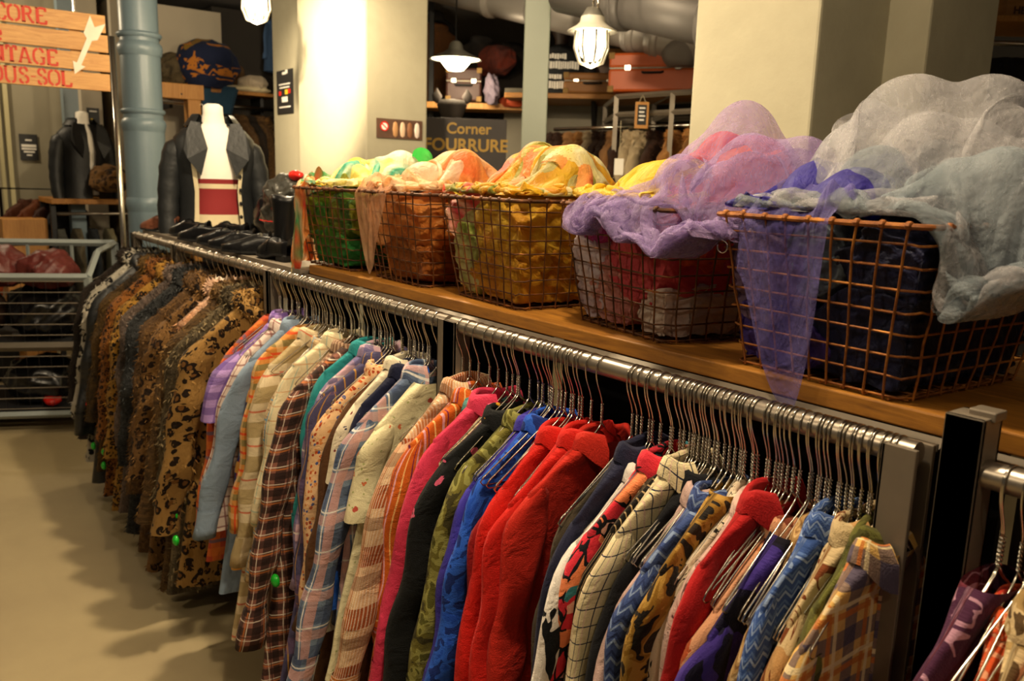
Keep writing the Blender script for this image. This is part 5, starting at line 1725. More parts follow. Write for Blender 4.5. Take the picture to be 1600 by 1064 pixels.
def stencil(text, right_edge, base, h, mat, parent, M4, name='lettering'):
    """letters painted right-aligned; one mesh per line of lettering"""
    b = MB()
    wtot = sum(STENCIL[c][1] for c in text) * h * 1.06
    x = right_edge - wtot
    for c in text:
        st_, adv = STENCIL[c]
        for pl in st_:
            P_ = np.array(pl, float)
            vert = len(pl) == 2 and abs(pl[0][0] - pl[1][0]) < .02
            serif = len(pl) == 2 and abs(pl[0][1] - pl[1][1]) < .02
            w = h * (0.20 if vert else 0.075 if serif else 0.15)
            if len(pl) > 2:
                tt = np.linspace(0, 1, 14)
                P_ = np.stack([np.interp(tt, np.linspace(0, 1, len(pl)), P_[:, i]) for i in range(2)], 1)
            P_ = P_ * h + np.array([x, base])
            T = np.gradient(P_, axis=0)
            T /= np.linalg.norm(T, axis=1)[:, None] + 1e-9
            N = np.stack([-T[:, 1], T[:, 0]], 1) * w / 2
            A, B = P_ + N, P_ - N
            n = len(P_)
            V = np.concatenate([A, B])
            V3 = np.concatenate([np.c_[V, np.full(2 * n, .0015)]])
            b.add(V3, [[i, i + 1, n + i + 1, n + i] for i in range(n - 1)])
        x += adv * h * 1.06
    o = b.build(name, mat, parent)
    o.matrix_local = M4
    return o


# ------------------------------------------------------------------ wooden direction sign (faces +x, hangs from the ceiling)
XS = at(170, 80, 5.0)[0]
tl, tr, br = hit(0, 8, 0, XS), hit(168, 24, 0, XS), hit(172, 145, 0, XS)
ztop, zbot, yright = tr[2], br[2], (tr[1] + br[1]) / 2
yleft = yright - 1.15
sg = empty('wooden_sign', (XS, (yleft + yright) / 2, zbot), 0, 'hanging pine plank sign with red stencil letters and a white arrow', 'sign')
hh = (ztop - zbot)
ph_ = hh / 4
yc_ = (yleft + yright) / 2
for i in range(4):
    z0_, z1_ = hh - (i + 1) * ph_ + .006, hh - i * ph_ - .006
    pk = bx('plank', (-.012, yleft - yc_, z0_), (.012, yright - yc_ - (.012 if i == 0 else .004 * (i % 2)), z1_), M['sign_wood'], sg, .002)
for yy in (-.35, .40):
    bx('batten', (-.03, yy - .03, .01), (-.012, yy + .03, hh - .01), M['sign_wood'], sg, .002)
    MB().tube([(-.02, yy, hh), (-.02, yy, CEIL - zbot)], .003, 6).build('cable', M['chrome'], sg)
for i, (txt, pxr) in enumerate([('ENCORE', 75), ('de', 6), ('VINTAGE', 92), ('AU SOUS-SOL', 113)]):
    yr_ = hit(pxr, 40 + 30 * i, 0, XS)[1]
    zc = hh - (i + 1) * ph_ + .022
    Mx = Matrix.Translation((.0125, 0, 0)) @ frame((0, 0, 0), (0, 1, 0), (0, 0, 1))
    stencil(txt, yr_ - yc_, zc - .006, ph_ * .78, M['red_ink'], sg, Mx)
# arrow pointing down to the stairs
a0_, a1_ = hit(150, 36, 0, XS), hit(116, 116, 0, XS)
v0, v1 = np.array([a0_[1] - yc_, a0_[2] - zbot]), np.array([a1_[1] - yc_, a1_[2] - zbot])
d_ = (v1 - v0) / np.linalg.norm(v1 - v0)
n_ = np.array([-d_[1], d_[0]])
ln_ = np.linalg.norm(v1 - v0)
arrow = [v0 - n_ * .045 - d_ * .02, v0 + d_ * .03, v0 + n_ * .045 - d_ * .02, v0 + n_ * .040 + d_ * .09, v0 + n_ * .015 + d_ * .11, v0 + n_ * .013 + d_ * ln_ * .8, v0 + n_ * .035 + d_ * ln_ * .8, v1,
         v0 - n_ * .035 + d_ * ln_ * .8, v0 - n_ * .013 + d_ * ln_ * .8, v0 - n_ * .015 + d_ * .11, v0 - n_ * .040 + d_ * .09]
ab = MB()
cv = v0 + d_ * ln_ * .5
pts = [(.0145, p[0], p[1]) for p in arrow]
ab.add(pts, [[0, 1, 10, 11], [1, 2, 3, 4], [1, 4, 10], [4, 5, 9, 10], [5, 6, 7], [5, 7, 9], [7, 8, 9]])
ab.build('painted_arrow', M['arrow_ink'], sg)

# ------------------------------------------------------------------ lamps


def cage_lamp(loc, label, watts, s=1.0, shade=True):
    rt = empty('caged_lamp', loc, 0, label, 'lamp', 'enamel caged ceiling lamps')
    rt.scale = (s,) * 3
    glass = emit('lamp_glass', '#fff0c8', 14)
    MB().lathe([(.001, -.115), (.03, -.11), (.05, -.09), (.058, -.05), (.06, .0), (.055, .03)], sides=20).build('glass', glass, rt, True)
    if shade:
        MB().lathe([(.055, .085), (.06, .06), (.075, .045), (.115, .022), (.118, .016), (.07, .03), (.056, .03)], sides=28).build('shade', plain('lamp_enamel', '#b9b4a6', .4), rt, True)
    MB().lathe([(.001, .13), (.03, .125), (.045, .10), (.055, .085), (.056, .03)], sides=20).build('housing', plain('lamp_housing_metal', '#6d6a62', .5, .4), rt, True)
    cg = MB()
    for k in range(4):
        a = k * PI / 4 + .3
        cg.tube([(.078 * math.cos(a), .078 * math.sin(a), .02), (.082 * math.cos(a), .082 * math.sin(a), -.06), (.058 * math.cos(a), .058 * math.sin(a), -.122), (0, 0, -.142),
                 (-.058 * math.cos(a), -.058 * math.sin(a), -.122), (-.082 * math.cos(a), -.082 * math.sin(a), -.06), (-.078 * math.cos(a), -.078 * math.sin(a), .02)], .0065, 6)
    cg.build('cage', plain('cage_wire_metal', '#8d877a', .4, .5), rt, True)
    MB().tube([(0, 0, .125), (.0, .0, .16), (.02, .0, .175), (.035, 0, .15), (.03, 0, .11)], .006, 6).build('hook', M['chrome'], rt, True)
    MB().tube([(0, 0, .17), (0, 0, (CEIL - loc[2]) / s)], .004, 6).build('cord', M['black_steel'], rt)
    l = point_light('caged_lamp_light', (loc[0], loc[1], loc[2] - .17 * s), watts, .07)
    return rt


cage_lamp(tuple(at(925, 56, 4.0)), 'glowing caged lamp with an enamel shade before the white duct', 9, 1.02)
cage_lamp(tuple(at(400, -2, 5.0)), 'glowing caged lamp beside the bright pillar', 22, 1.0, False)
cage_lamp((XS + 1.2, -.9, 2.72), 'caged lamp above the aisle beyond the wooden sign', 10, 1.0)
rt = empty('pendant_lamp', tuple(at(712, 92, 6.5)), 0, 'enamel pendant lamp glowing above the fur corner sign', 'lamp')
MB().lathe([(.03, .13), (.05, .11), (.06, .07), (.10, .045), (.20, .0), (.205, -.008), (.19, .0)], sides=32).build('shade', plain('pendant_enamel', '#77756c', .4), rt, True)
MB().lathe([(.12, -.004), (.11, -.03), (.085, -.06), (.06, -.085), (.001, -.095)], sides=24).build('bulb', emit('pendant_glow', '#fff2cc', 14), rt, True)
MB().lathe([(.188, -.002), (.001, .004)], sides=32).build('reflector', emit('pendant_reflector_glow', '#ffeec4', 5), rt, True)
MB().tube([(0, 0, .12), (0, 0, CEIL - at(712, 92, 6.5)[2])], .006, 6).build('cord', M['black_steel'], rt)
point_light('pendant_lamp_light', tuple(at(712, 92, 6.5) - np.array([0, 0, .2])), 9, .1)

# ------------------------------------------------------------------ ducts below the ceiling
def duct(p0, p1, r, label, mat, bands):
    p0, p1 = np.array(p0), np.array(p1)
    rt = empty('ventilation_duct', (p0 + p1) / 2, 0, label, 'duct')
    c = (p0 + p1) / 2
    MB().tube([p0 - c, p1 - c], r, 24).build('pipe', mat, rt, True)
    for f in bands:
        q = p0 + (p1 - p0) * f - c
        d = (p1 - p0) / np.linalg.norm(p1 - p0)
        MB().tube([q - d * .05, q - d * .04, q + d * .04, q + d * .05], [r * 1.0, r * 1.13, r * 1.13, r * 1.0], 24).build('coupling', mat, rt, True)
        MB().tube([q - d * .008, q + d * .008], r * 1.17, 24).build('clamp', mat, rt, True)
    return rt


duct(at(600, -42, 6.9), at(1150, 86, 5.4), .125, 'pale round ventilation duct with couplings before the orange suitcase', M['white_duct'], (.36, .50, .76, .82))
duct(at(880, -22, 4.6), at(1240, 55, 3.9), .14, 'dark grey duct hanging next to the pale one', plain('dark_duct_metal', '#4f4b48', .5, .3), (.3, .7))

# ------------------------------------------------------------------ left background: mirror view built solid as an aisle beyond the sign
XL = XW + 0.02


def poster(px0, py0, px1, py1, axis, val, label, lines, cat='poster', frame_=False, accents=()):
    """flat printed board on a wall plane; lines = list of (v, width, height) white bars of small print"""
    a, b = hit(px0, py0, axis, val), hit(px1, py1, axis, val)
    c = (a + b) / 2
    rt = empty('poster', c, 0, label, cat)
    other = 1 if axis == 0 else 0
    hw, hh = abs(b[other] - a[other]) / 2, abs(a[2] - b[2]) / 2
    sgn = 1 if axis == 0 else -1
    rgt = (0, 1, 0) if axis == 0 else (1, 0, 0)
    F4 = frame((0, 0, 0), rgt, (0, 0, 1))

    def slab(nm, x0, y0, x1, y1, z0, z1, mat):
        o = bx(nm, (x0, y0, z0), (x1, y1, z1), mat, rt)
        o.matrix_local = F4
        return o
    slab('sheet', -hw, -hh, hw, hh, 0, .006, M['black_paper'])
    for v, w, h in lines:
        slab('print_line', -hw * w, hh * (v - h), hw * w, hh * (v + h), .006, .0075, M['white_ink'])
    for u, v, r, mt in accents:
        slab('print_mark', hw * (u - r), hh * (v - r * .7), hw * (u + r), hh * (v + r * .7), .0075, .009, M[mt])
    return rt


poster(29, 209, 61, 251, 0, XL, 'black notice with white print on the mirrored grey wall beyond the sign', [(.55, .35, .06), (.12, .8, .10), (-.12, .8, .07), (-.35, .6, .06), (-.6, .3, .05)])
poster(433, 112, 459, 176, 1, ya + .135, 'black notice with yellow and red marks on the bright pillar', [(.85, .25, .06), (-.35, .35, .12), (.35, .7, .03), (.2, .6, .03), (-.7, .7, .03)],
       accents=((.25, -.02, .16, 'yellow_ink'), (-.55, -.05, .14, 'red_tag'), (.6, 0, .14, 'red_tag'), (.3, .9, .12, 'white_ink')))
# pale door frame and trim on the mirrored far wall
for k_, (p0, p1) in enumerate(((0, 6), (12, 19))):
    a, b = hit(p0, 250, 0, XL), hit(p1, 250, 0, XL)
    o = tag(bx('trim_%d' % (k_ + 1), (XL - .02, a[1], 0), (XL + .05, b[1], CEIL), plain('cream_trim_paint%d' % k_, '#b7ae86', .6)), kind='structure')
# mirrored pillar and post, built solid far down the aisle
a, b = hit(130, 200, 0, XL + .9), hit(162, 200, 0, XL + .9)
tag(bx('mirrored_pier', (XL, a[1], 0), (XL + .9, b[1], CEIL), M['wall_pale']), kind='structure')
poster(135, 168, 157, 211, 0, XL + .905, 'black notice with a yellow mark on the pale pier down the mirrored aisle', [(.75, .6, .05), (-.2, .5, .2), (-.6, .7, .04)], accents=((-.3, .1, .15, 'yellow_ink'),))
c = hit(113, 220, 0, XL + 1.3)
o = tag(bx('mirrored_iron_post', (c[0] - .06, c[1] - .055, 0), (c[0] + .06, c[1] + .055, CEIL), M['blue_iron']), 'square blue-grey iron post down the mirrored aisle', kind='structure')
# mirror frame edge, built as a chrome pole by the blue column
p0, p1 = at(175, 46, 5.6), at(193, 372, 5.6)
cp = empty('chrome_upright', (p1[0], p1[1], 0), 0, 'slim chrome mirror frame upright beside the blue column', 'pole')
MB().tube([(0, 0, .02), (0, 0, 2.55)], .018, 14).build('tube', M['chrome'], cp, True)
MB().lathe([(.001, .03), (.10, .02), (.11, 0)], sides=20).build('foot', M['chrome'], cp, True)
# mirrored leather jacket, built solid on a bust by the pier
pj = at(132, 262, 6.9)
mannequin((pj[0], pj[1], pj[2] - .22), .3, 'pale bust beside the iron post down the mirrored aisle', 'closed black biker jacket on the bust by the mirrored pale pier', 1.0, closed=True)
bs = empty('mirrored_counter', (pj[0] - .05, pj[1] + .12, 0), 0, 'wooden counter with garments hanging below it down the mirrored aisle', 'counter')
zt = pj[2] - .25
bx('top', (-.35, -.42, zt - .04), (.3, .62, zt), M['shelf_wood'], bs, .004)
for sy in (-.4, .58):
    bx('leg', (.2, sy - .02, 0), (.24, sy + .02, zt - .04), M['black_steel'], bs, .003)
    bx('leg', (-.3, sy - .02, 0), (-.26, sy + .02, zt - .04), M['black_steel'], bs, .003)
MB().tube([(.22, -.4, zt - .12), (.22, .58, zt - .12)], .014, 10).build('rail', M['steel'], bs, True)
for q, hx in enumerate(['#3a3a34', '#6b6350', '#22262c', '#8a8468', '#4a4038', '#77705a', '#2c2c2e']):
    garment('hanging_garment', '%s garment hanging below the wooden counter' % ['charcoal', 'khaki', 'blue black', 'pale sage', 'dark brown', 'stone coloured', 'soft black'][q], 'garment', 'garments below the wooden counter',
            pj[0] + .17, cloth_solid('counter_cloth_%s' % hx[1:], hx), length=.62, sw=.17, sleeve=.4, T=.03, collar=None, yaw=PI / 2, seed=300 + q, fold=.02, root_z=zt - .14, root_y=pj[1] - .24 + q * .12)
slump('fur_bundle', 'bundle of brown mottled fur on the wooden counter', 'fur', at(173, 300, 6.7), (.20, .17, .13), MF['brownleo'], 21, 20)
# brown jackets and crate low on the left
jx = at(66, 330, 7.2)
for q, (hx, nm) in enumerate((('#4a2616', 'chestnut brown'), ('#5d3018', 'rust brown'), ('#38201a', 'dark plum brown'), ('#16161a', 'black'))):
    garment('leather_jacket', nm + ' jacket on the small rack down the mirrored aisle', 'jacket', 'jackets on the small rack down the mirrored aisle', jx[0] + q * .05, cloth_solid('aisle_jacket_%d' % q, hx, rough=.5), length=.8, sw=.2, sleeve=.55, T=.04,
            collar='shirt', yaw=.6, seed=330 + q, fold=.02, root_z=jx[2] + .18, root_y=jx[1] - .12 + q * .10)
sr = empty('small_rack', (jx[0], jx[1], 0), .0, 'small black rail holding the brown jackets down the aisle', 'clothes rack')
MB().tube([(-.02, -.3, .0), (-.02, -.3, jx[2] + .19), (.2, .6, jx[2] + .19), (.2, .6, 0)], .014, 10).build('rail', M['black_steel'], sr, True)
cr_ = hit(36, 357, 0, jx[0] + .3)
ct = empty('wooden_crate', (cr_[0], cr_[1], 0), 0, 'yellow wooden crate standing beside the brown jackets', 'crate')
hz = cr_[2] + .09
for q in range(6):
    bx('slat', (-.15, -.16, q * hz / 6 + .005), (.15, .16, (q + 1) * hz / 6 - .005), M['frame_wood'], ct, .004)
slump('orange_bag', 'orange bag with a dark strap beside the yellow crate', 'bag', (cr_[0] + .1, cr_[1] - .33, .55), (.14, .16, .28), plain('orange_canvas', '#a84a1c', .7, 0, .2, 10), 24, 10, .15)
bx_ = empty('plinth', (cr_[0] + .1, cr_[1] - .33, 0), 0, 'dark plinth under the orange bag', 'plinth')
bx('block', (-.2, -.2, 0), (.2, .2, .55), M['black_steel'], bx_, .01)

# ------------------------------------------------------------------ wire bin at the left edge
b_fr = hit(118, 432, 2, at(118, 432, 5.25)[2])
zt = at(60, 436, 5.2)[2]
zb_ = .12
F0, F1 = at(-60, 440, 5.2), at(137, 430, 5.35)
Bk1 = at(165, 390, 6.0)
wb = empty('wire_bin', (F1[0], F1[1], 0), 0, 'grey steel wire bin full of burgundy leather bags', 'bin')
x1, y1 = 0.0, 0.0
ddx = F0 - F1
ux = ddx / np.linalg.norm(ddx[:2]) * np.array([1, 1, 0])
ux = np.array([ux[0], ux[1], 0]) / np.linalg.norm(ux[:2])
vx = np.array([ux[1], -ux[0], 0])
if vx[0] > 0:
    vx = -vx
LW, LD = 1.15, .75


def bp(a, b, z):
    return tuple(ux * a + vx * b + np.array([0, 0, z]))


def bar(nm, p, q, r, mat, sq=True):
    o = MB().tube([p, q], r, 4 if sq else 6).build(nm, mat, wb)
    return o


zt2 = zt + .16
for a in (0, LW):
    for b in (0, LD):
        bar('corner_post', bp(a, b, 0), bp(a, b, zt if b == 0 else zt2), .026, M['grey_bin'])
bar('top_rail', bp(0, 0, zt), bp(LW, 0, zt), .024, M['grey_bin'])
bar('top_rail', bp(0, LD, zt2), bp(LW, LD, zt2), .024, M['grey_bin'])
bar('side_rail', bp(0, 0, zt), bp(0, LD * .35, zt2 - .02), .022, M['grey_bin'])
bar('side_rail', bp(0, LD * .35, zt2 - .02), bp(0, LD, zt2), .022, M['grey_bin'])
bar('middle_rail', bp(0, 0, zt * .56), bp(LW, 0, zt * .56), .03, M['angle'])
bar('bottom_rail', bp(0, 0, zb_), bp(LW, 0, zb_), .024, M['grey_bin'])
for q in range(3):
    bar('back_bar', bp(LW * (.25 + .25 * q), LD, zt), bp(LW * (.25 + .25 * q), LD, zt2), .012, M['grey_bin'])
nw = 13
for q in range(nw):
    z_ = zb_ + (zt - zb_) * (q + .6) / nw
    bar('mesh_wire', bp(0, 0, z_), bp(LW, 0, z_), .003, M['post'], False)
    bar('mesh_wire', bp(0, 0, z_), bp(0, LD, z_), .003, M['post'], False)
for q in range(16):
    a = LW * (q + .5) / 16
    bar('mesh_wire', bp(a, 0, zb_), bp(a, 0, zt), .0013, M['black_steel'], False)
for b_z, nm in ((zb_ + .02, 'floor_plate'), (zt * .56, 'tier_plate')):
    V = np.array([bp(.02, .02, b_z), bp(LW - .02, .02, b_z), bp(LW - .02, LD - .02, b_z), bp(.02, LD - .02, b_z)])
    b = MB().add(np.concatenate([V, V + np.array([0, 0, .01])]), [[0, 1, 2, 3], [7, 6, 5, 4], [0, 4, 5, 1], [1, 5, 6, 2], [2, 6, 7, 3], [3, 7, 4, 0]])
    b.build(nm, M['dark_panel'], wb)
base_ = np.array([F1[0], F1[1], 0])
GBIN = 'leather goods in the wire bin'


def in_bin(a, b, z):
    return base_ + np.array(bp(a, b, z))


RL = M['red_leather']
for q, (a, b, z, r, mt, nm, lab) in enumerate([
    (.30, .25, zt * .56 + .36, (.26, .20, .15), RL, 'leather_bag', 'burgundy leather bag heaped highest in the wire bin'),
    (.62, .28, zt * .56 + .36, (.26, .22, .16), RL, 'leather_bag', 'burgundy leather bag with a green tag in the wire bin'),
    (.95, .30, zt * .56 + .32, (.24, .22, .17), RL, 'leather_bag', 'burgundy leather bag against the wall end of the wire bin'),
    (.35, .33, zt * .56 + .02, (.32, .28, .22), M['black_leather'], 'leather_bag', 'black leather bag behind the upper mesh of the bin'),
    (.85, .33, zt * .56 + .02, (.30, .28, .22), plain('dark_brown_leather', '#2c1c16', .5, 0, .3, 12, .4), 'leather_bag', 'dark brown leather bag behind the upper mesh of the bin'),
    (.80, .12, zt * .56 + .03, (.15, .08, .08), M['cream'], 'felt_hat', 'cream felt hat lying on the middle tier of the bin'),
    (.40, .30, zb_ + .04, (.30, .25, .18), M['black_leather'], 'leather_bag', 'black leather bag on the lower tier of the bin'),
    (.78, .14, zb_ + .04, (.17, .10, .09), M['cream'], 'felt_hat', 'cream felt hat on the lower tier of the bin'),
    (.30, .12, zb_ + .04, (.10, .06, .04), M['red_tag'], 'purse', 'small red purse on the lower tier of the bin')]):
    ob = slump(nm, lab, 'bag' if 'bag' in nm else 'hat' if 'hat' in nm else 'purse', in_bin(a, b, z), r, mt, 60 + q, 14, .25, group=GBIN)
    if q == 1:
        MB().lathe([(0, .012), (.016, .008), (.022, 0), (.016, -.008), (0, -.012)], sides=16).build('security_tag', M['green_tag'], ob, True, tuple(np.array(bp(.05, -.20, .10)))).rotation_euler = (0, 1.3, 0)

# ------------------------------------------------------------------ fur shelf behind the mannequin
XFS = XF + .42


def fs(px, py, dx=0.0):
    return hit(px, py, 0, XFS + dx)


zsh = fs(340, 140)[2]
fsh = empty('fur_shelf', (XFS, fs(340, 140)[1], 0), 0, 'wooden wall shelf with a clothes rail below, behind the mannequin', 'shelf')
yy0, yy1 = fs(252, 140)[1] - fsh.location[1], fs(432, 140)[1] - fsh.location[1]
bx('board', (-.35, yy0, zsh - .03), (.05, yy1, zsh), M['shelf_wood'], fsh, .004)
MB().tube([(.02, yy0, zsh - .14), (.02, yy1, zsh - .14)], .018, 12).build('rail', M['chrome'], fsh, True)
for q in range(3):
    yb_ = yy0 + (yy1 - yy0) * (.1 + .4 * q)
    bx('bracket', (-.36, yb_ - .015, zsh - .18), (-.1, yb_ + .015, zsh - .03), M['black_steel'], fsh, .003)
pf = empty('pine_frame', (XFS + .35, fs(283, 200)[1], 0), 0, 'pine post and beam frame beside the blue column', 'frame')
ypw = abs(fs(296, 200)[1] - fs(272, 200)[1]) / 2
ztf = fs(283, 138)[2]
bx('post', (-.06, -ypw * .8, 0), (.06, ypw * .8, ztf - .12), M['frame_wood'], pf, .004)
bx('beam', (-.07, -.42, ztf - .12), (.07, ypw * 1.2, ztf), M['frame_wood'], pf, .004)
bx('post', (-.06, -.40, 0), (.06, -.28, ztf - .12), M['frame_wood'], pf, .004)
GF = 'fur coats below the wall shelf'
for q, (px, mk_, nm) in enumerate([(305, 'darkfur', 'very dark brown'), (322, 'darkfur', 'nearly black'), (352, 'darkfur', 'dark'), (372, 'nutria', 'golden brown'), (386, 'darkfur', 'deep brown'), (398, 'nutria', 'warm brown'), (410, 'brownleo', 'mottled brown'), (422, 'darkfur', 'black brown')]):
    garment('fur_coat', nm + ' fur coat hanging below the wall shelf', 'coat', GF, XFS + .02, MF[mk_], length=.95, sw=.2, sleeve=.6, T=.05, collar='fur', yaw=PI / 2 + .25, seed=400 + q, fold=.02, root_z=zsh - .14,
            root_y=fs(px, 150)[1], fur=500, sl_r=.07, sl_t=.04, slope=.7)
GU = 'things heaped on the wall shelf'
navy_or = cloth_ink('navy_orange_scarf', '#1c2440', '#b9742c', 7, 5, .34, '#8a6a2a')
slump('fur_bundle', 'grey brown fur bundled on the wall shelf by the blue column', 'fur', (XFS - .1, fs(268, 130)[1], zsh), (.16, .17, .17), MF['greylong'], 71, 14, group=GU)
slump('printed_cloth', 'navy cloth with orange pattern heaped on the wall shelf', 'cloth', (XFS - .02, fs(325, 130)[1], zsh), (.22, .30, .26), navy_or, 72, 9, .2, group=GU)
slump('fur_hat', 'round brown fur hat on the wall shelf', 'hat', (XFS - .22, fs(378, 130)[1], zsh), (.12, .12, .16), MF['nutria'], 73, 14, .15, group=GU)
slump('fur_bundle', 'pale beige fur on the wall shelf beside the brown hat', 'fur', (XFS - .05, fs(398, 130)[1], zsh), (.14, .15, .10), fur_plain('beige_fur', '#b8a48a', '#e0d2bc', 14), 74, 14, group=GU)
slump('lace_cloth', 'cream cloth spread at the edge of the wall shelf', 'cloth', (XFS, fs(385, 130)[1], zsh), (.08, .26, .035), M['cream'], 75, 16, group=GU)
slump('fur_bundle', 'dark fur at the pillar end of the wall shelf', 'fur', (XFS - .1, fs(419, 130)[1], zsh), (.12, .10, .10), MF['darkfur'], 76, 14, group=GU)
# corner of the printed cloth hanging below the board
V = []
for i in range(9):
    for j in range(9):
        u, v = i / 8, j / 8
        w = .20 * (1 - v * .75)
        V.append((.055 + .012 * math.sin(u * 9 + v * 3), (u - .5) * 2 * w + v * .03, .03 - v * .42))
o = mk('hanging_cloth', np.array(V), grid_faces(9, 9), cloth_solid('blue_silk_lining', '#2c4a63'), None, np.array([(v[1], v[2]) for v in V]), True, (XFS + .0, fs(335, 130)[1], zsh))
md = o.modifiers.new('thickness', 'SOLIDIFY')
md.thickness = .004
tag(o, 'dark blue cloth corner hanging from the wall shelf', 'cloth', GU)
dn = fs(421, 70, -.2)
garment('denim_jacket', 'blue denim jacket hanging high before the dark shade block', 'jacket', None, dn[0], cloth_solid('blue_denim', '#4a6690'), length=.5, sw=.16, sleeve=.35, T=.04, yaw=.5, seed=444, root_z=dn[2] + .35, root_y=dn[1] + .1)

# ------------------------------------------------------------------ fur corner behind the baskets
dm = 6.9
def bd(px, py, d=6.9):
    return at(px, py, d)


panel_dir = CAM_R @ np.array([1.0, 0, 0])
panel_dir = np.array([panel_dir[0], panel_dir[1], 0]) / np.linalg.norm(panel_dir[:2])
pn = np.array([-panel_dir[1], panel_dir[0], 0])      # away from the camera
yawp = math.atan2(panel_dir[1], panel_dir[0])
sgp = bd(728, 225, 6.2)
fsn = empty('fur_sign', sgp, yawp, 'dark board with gold gothic lettering for the fur corner', 'sign')
bx('board', (-.30, 0, -.22), (.30, .02, .185), plain('aubergine_board', '#3a322f', .6, 0, .2, 6), fsn, .003)
text_mesh('Corner', .11, M['gold_ink'], fsn, frame((.02, -.002, .075), (1, 0, 0), (0, 0, 1)), bold=.002)
text_mesh('FOURRURE', .125, M['gold_ink'], fsn, frame((.0, -.002, -.05), (1, 0, 0), (0, 0, 1)), bold=.003)
st_ = empty('sign_stand', (sgp[0] + pn[0] * .03, sgp[1] + pn[1] * .03, 0), yawp, 'black stand carrying the fur corner sign', 'stand')
bx('pole', (-.02, 0, .02), (.02, .03, sgp[2] - .2), M['black_steel'], st_)
bx('foot', (-.25, -.1, 0), (.25, .15, .02), M['black_steel'], st_)
# dark wall shelf with the brown suitcase
zz = bd(720, 162, 7.1)[2]
cs = bd(740, 162, 7.1)
ws = empty('hanging_shelf', (cs[0], cs[1], 0), yawp, 'golden wooden shelf under the brown suitcase', 'shelf')
bx('board', (-.42, -.12, zz - .05), (.55, .25, zz), M['frame_wood'], ws, .004)
for sx in (-.38, .5):
    bx('upright', (sx - .02, .15, 0), (sx + .02, .2, CEIL), M['black_steel'], ws)


def suitcase(px, py_bottom, d, w, h, dep, mat, label, yaw_off=0.0, name='suitcase'):
    c = at(px, py_bottom, d)
    rt = empty(name, c, yawp + yaw_off, label, 'suitcase')
    bx('lower_shell', (-w / 2, 0, 0), (w / 2, dep, h * .60), mat, rt, .018)
    bx('lid', (-w / 2, 0, h * .615), (w / 2, dep, h), mat, rt, .018)
    bx('seam_band', (-w / 2 + .004, .004, h * .59), (w / 2 - .004, dep - .004, h * .625), M['angle'], rt)
    for sx in (-.28, .28):
        bx('latch', (sx * w - .022, -.008, h * .54), (sx * w + .022, .004, h * .68), M['chrome'], rt, .003)
    MB().tube([(-.07, -.004, h * .5), (-.06, -.03, h * .47), (.06, -.03, h * .47), (.07, -.004, h * .5)], .008, 8).build('handle', M['lining'], rt, True)
    for sx in (-1, 1):
        for zc in (.02, h - .02):
            bx('corner_cap', (sx * (w / 2 - .02) - .022, -.003, zc - .022), (sx * (w / 2 - .02) + .022, .03, zc + .022), M['tan_lining'], rt, .005)
    return rt


suitcase(724, 158, 7.0, .30, .27, .14, plain('dark_brown_case', '#3d1c12', .55, 0, .2, 8), 'upright dark brown suitcase on the golden shelf below the pendant lamp')
suitcase(1018, 143, 5.7, .62, .26, .34, plain('orange_case', '#b8500f', .5, 0, .2, 6), 'big orange suitcase on top of the steel rack', -.35)
suitcase(925, 146, 6.6, .46, .16, .26, plain('tan_case', '#8a5a26', .6, 0, .2, 6), 'flat tan suitcase on the wooden shelf beside the orange one', -.15)
# animal skull bust with scarf, bag
hd = empty('animal_head', bd(706, 183, 6.6), yawp, 'grey animal head trophy with a dark nose below the suitcase shelf', 'trophy')
MB().lathe([(.001, -.20), (.03, -.195), (.045, -.16), (.05, -.10), (.085, .0), (.12, .09), (.10, .13), (.001, .14)], sides=18, sy=.8).build('head', plain('grey_fur_hide', '#3f3731', .8, 0, .3, 14), hd, True)
MB().lathe([(.001, -.03), (.025, -.02), (.03, 0), (.02, .02), (.001, .025)], sides=12).build('nose', M['lining'], hd, True, (0, -.03, -.19))
for sx in (-1, 1):
    MB().lathe([(.001, -.012), (.012, 0), (.001, .012)], sides=10).build('eye', M['chrome'], hd, True, (sx * .05, -.055, -.05))
    MB().lathe([(.001, .0), (.03, .02), (.04, .06), (.001, .12)], sides=10, sy=.4).build('ear', plain('ear_hide_%d' % (sx + 1), '#352d28', .8), hd, True, (sx * .12, 0, .1))
slump('lilac_scarf', 'dusty lilac scarf bundle at the end of the suitcase shelf', 'scarf', bd(768, 164, 6.9), (.085, .07, .16), plain('dusty_lilac_cloth', '#6d6070', .8, 0, .4, 12), 81, 26, .35)
slump('orange_pouch', 'orange pouch lying on the dark shelf beside the steel column', 'pouch', bd(800, 168, 7.0), (.14, .09, .06), plain('orange_cloth', '#b0431c', .7, 0, .2, 14), 82, 20)
slump('red_fur', 'dark red fur bundle high in the fur corner', 'fur', bd(775, 118, 7.4), (.26, .15, .16), fur_plain('dark_red_fur', '#3a120c', '#7a2c16', 14), 83, 14)
for q, (px, py, hx, nm) in enumerate([(682, 60, '#5a3a1c', 'dusky brown'), (676, 40, '#15151a', 'black'), (752, 80, '#17161a', 'charcoal'), (800, 90, '#24201e', 'smoky brown'), (690, 175, '#14110f', 'soft black'), (760, 205, '#1d1a18', 'sooty grey'), (795, 205, '#121216', 'inky')]):
    p = at(px, py, 7.6)
    garment('hanging_coat', nm + ' coat hanging in the dark fur corner', 'coat', 'dark coats in the fur corner', p[0], fur_plain('corner_coat_%d' % q, hx, '#2c241e' if q else '#7a4a20', 16), length=.75, sw=.2, sleeve=.5, T=.05, collar='fur',
            yaw=yawp + PI / 2 + .5, seed=500 + q, root_z=p[2] + .2, root_y=p[1], fold=.02)
p = at(622, 215, 4.95)
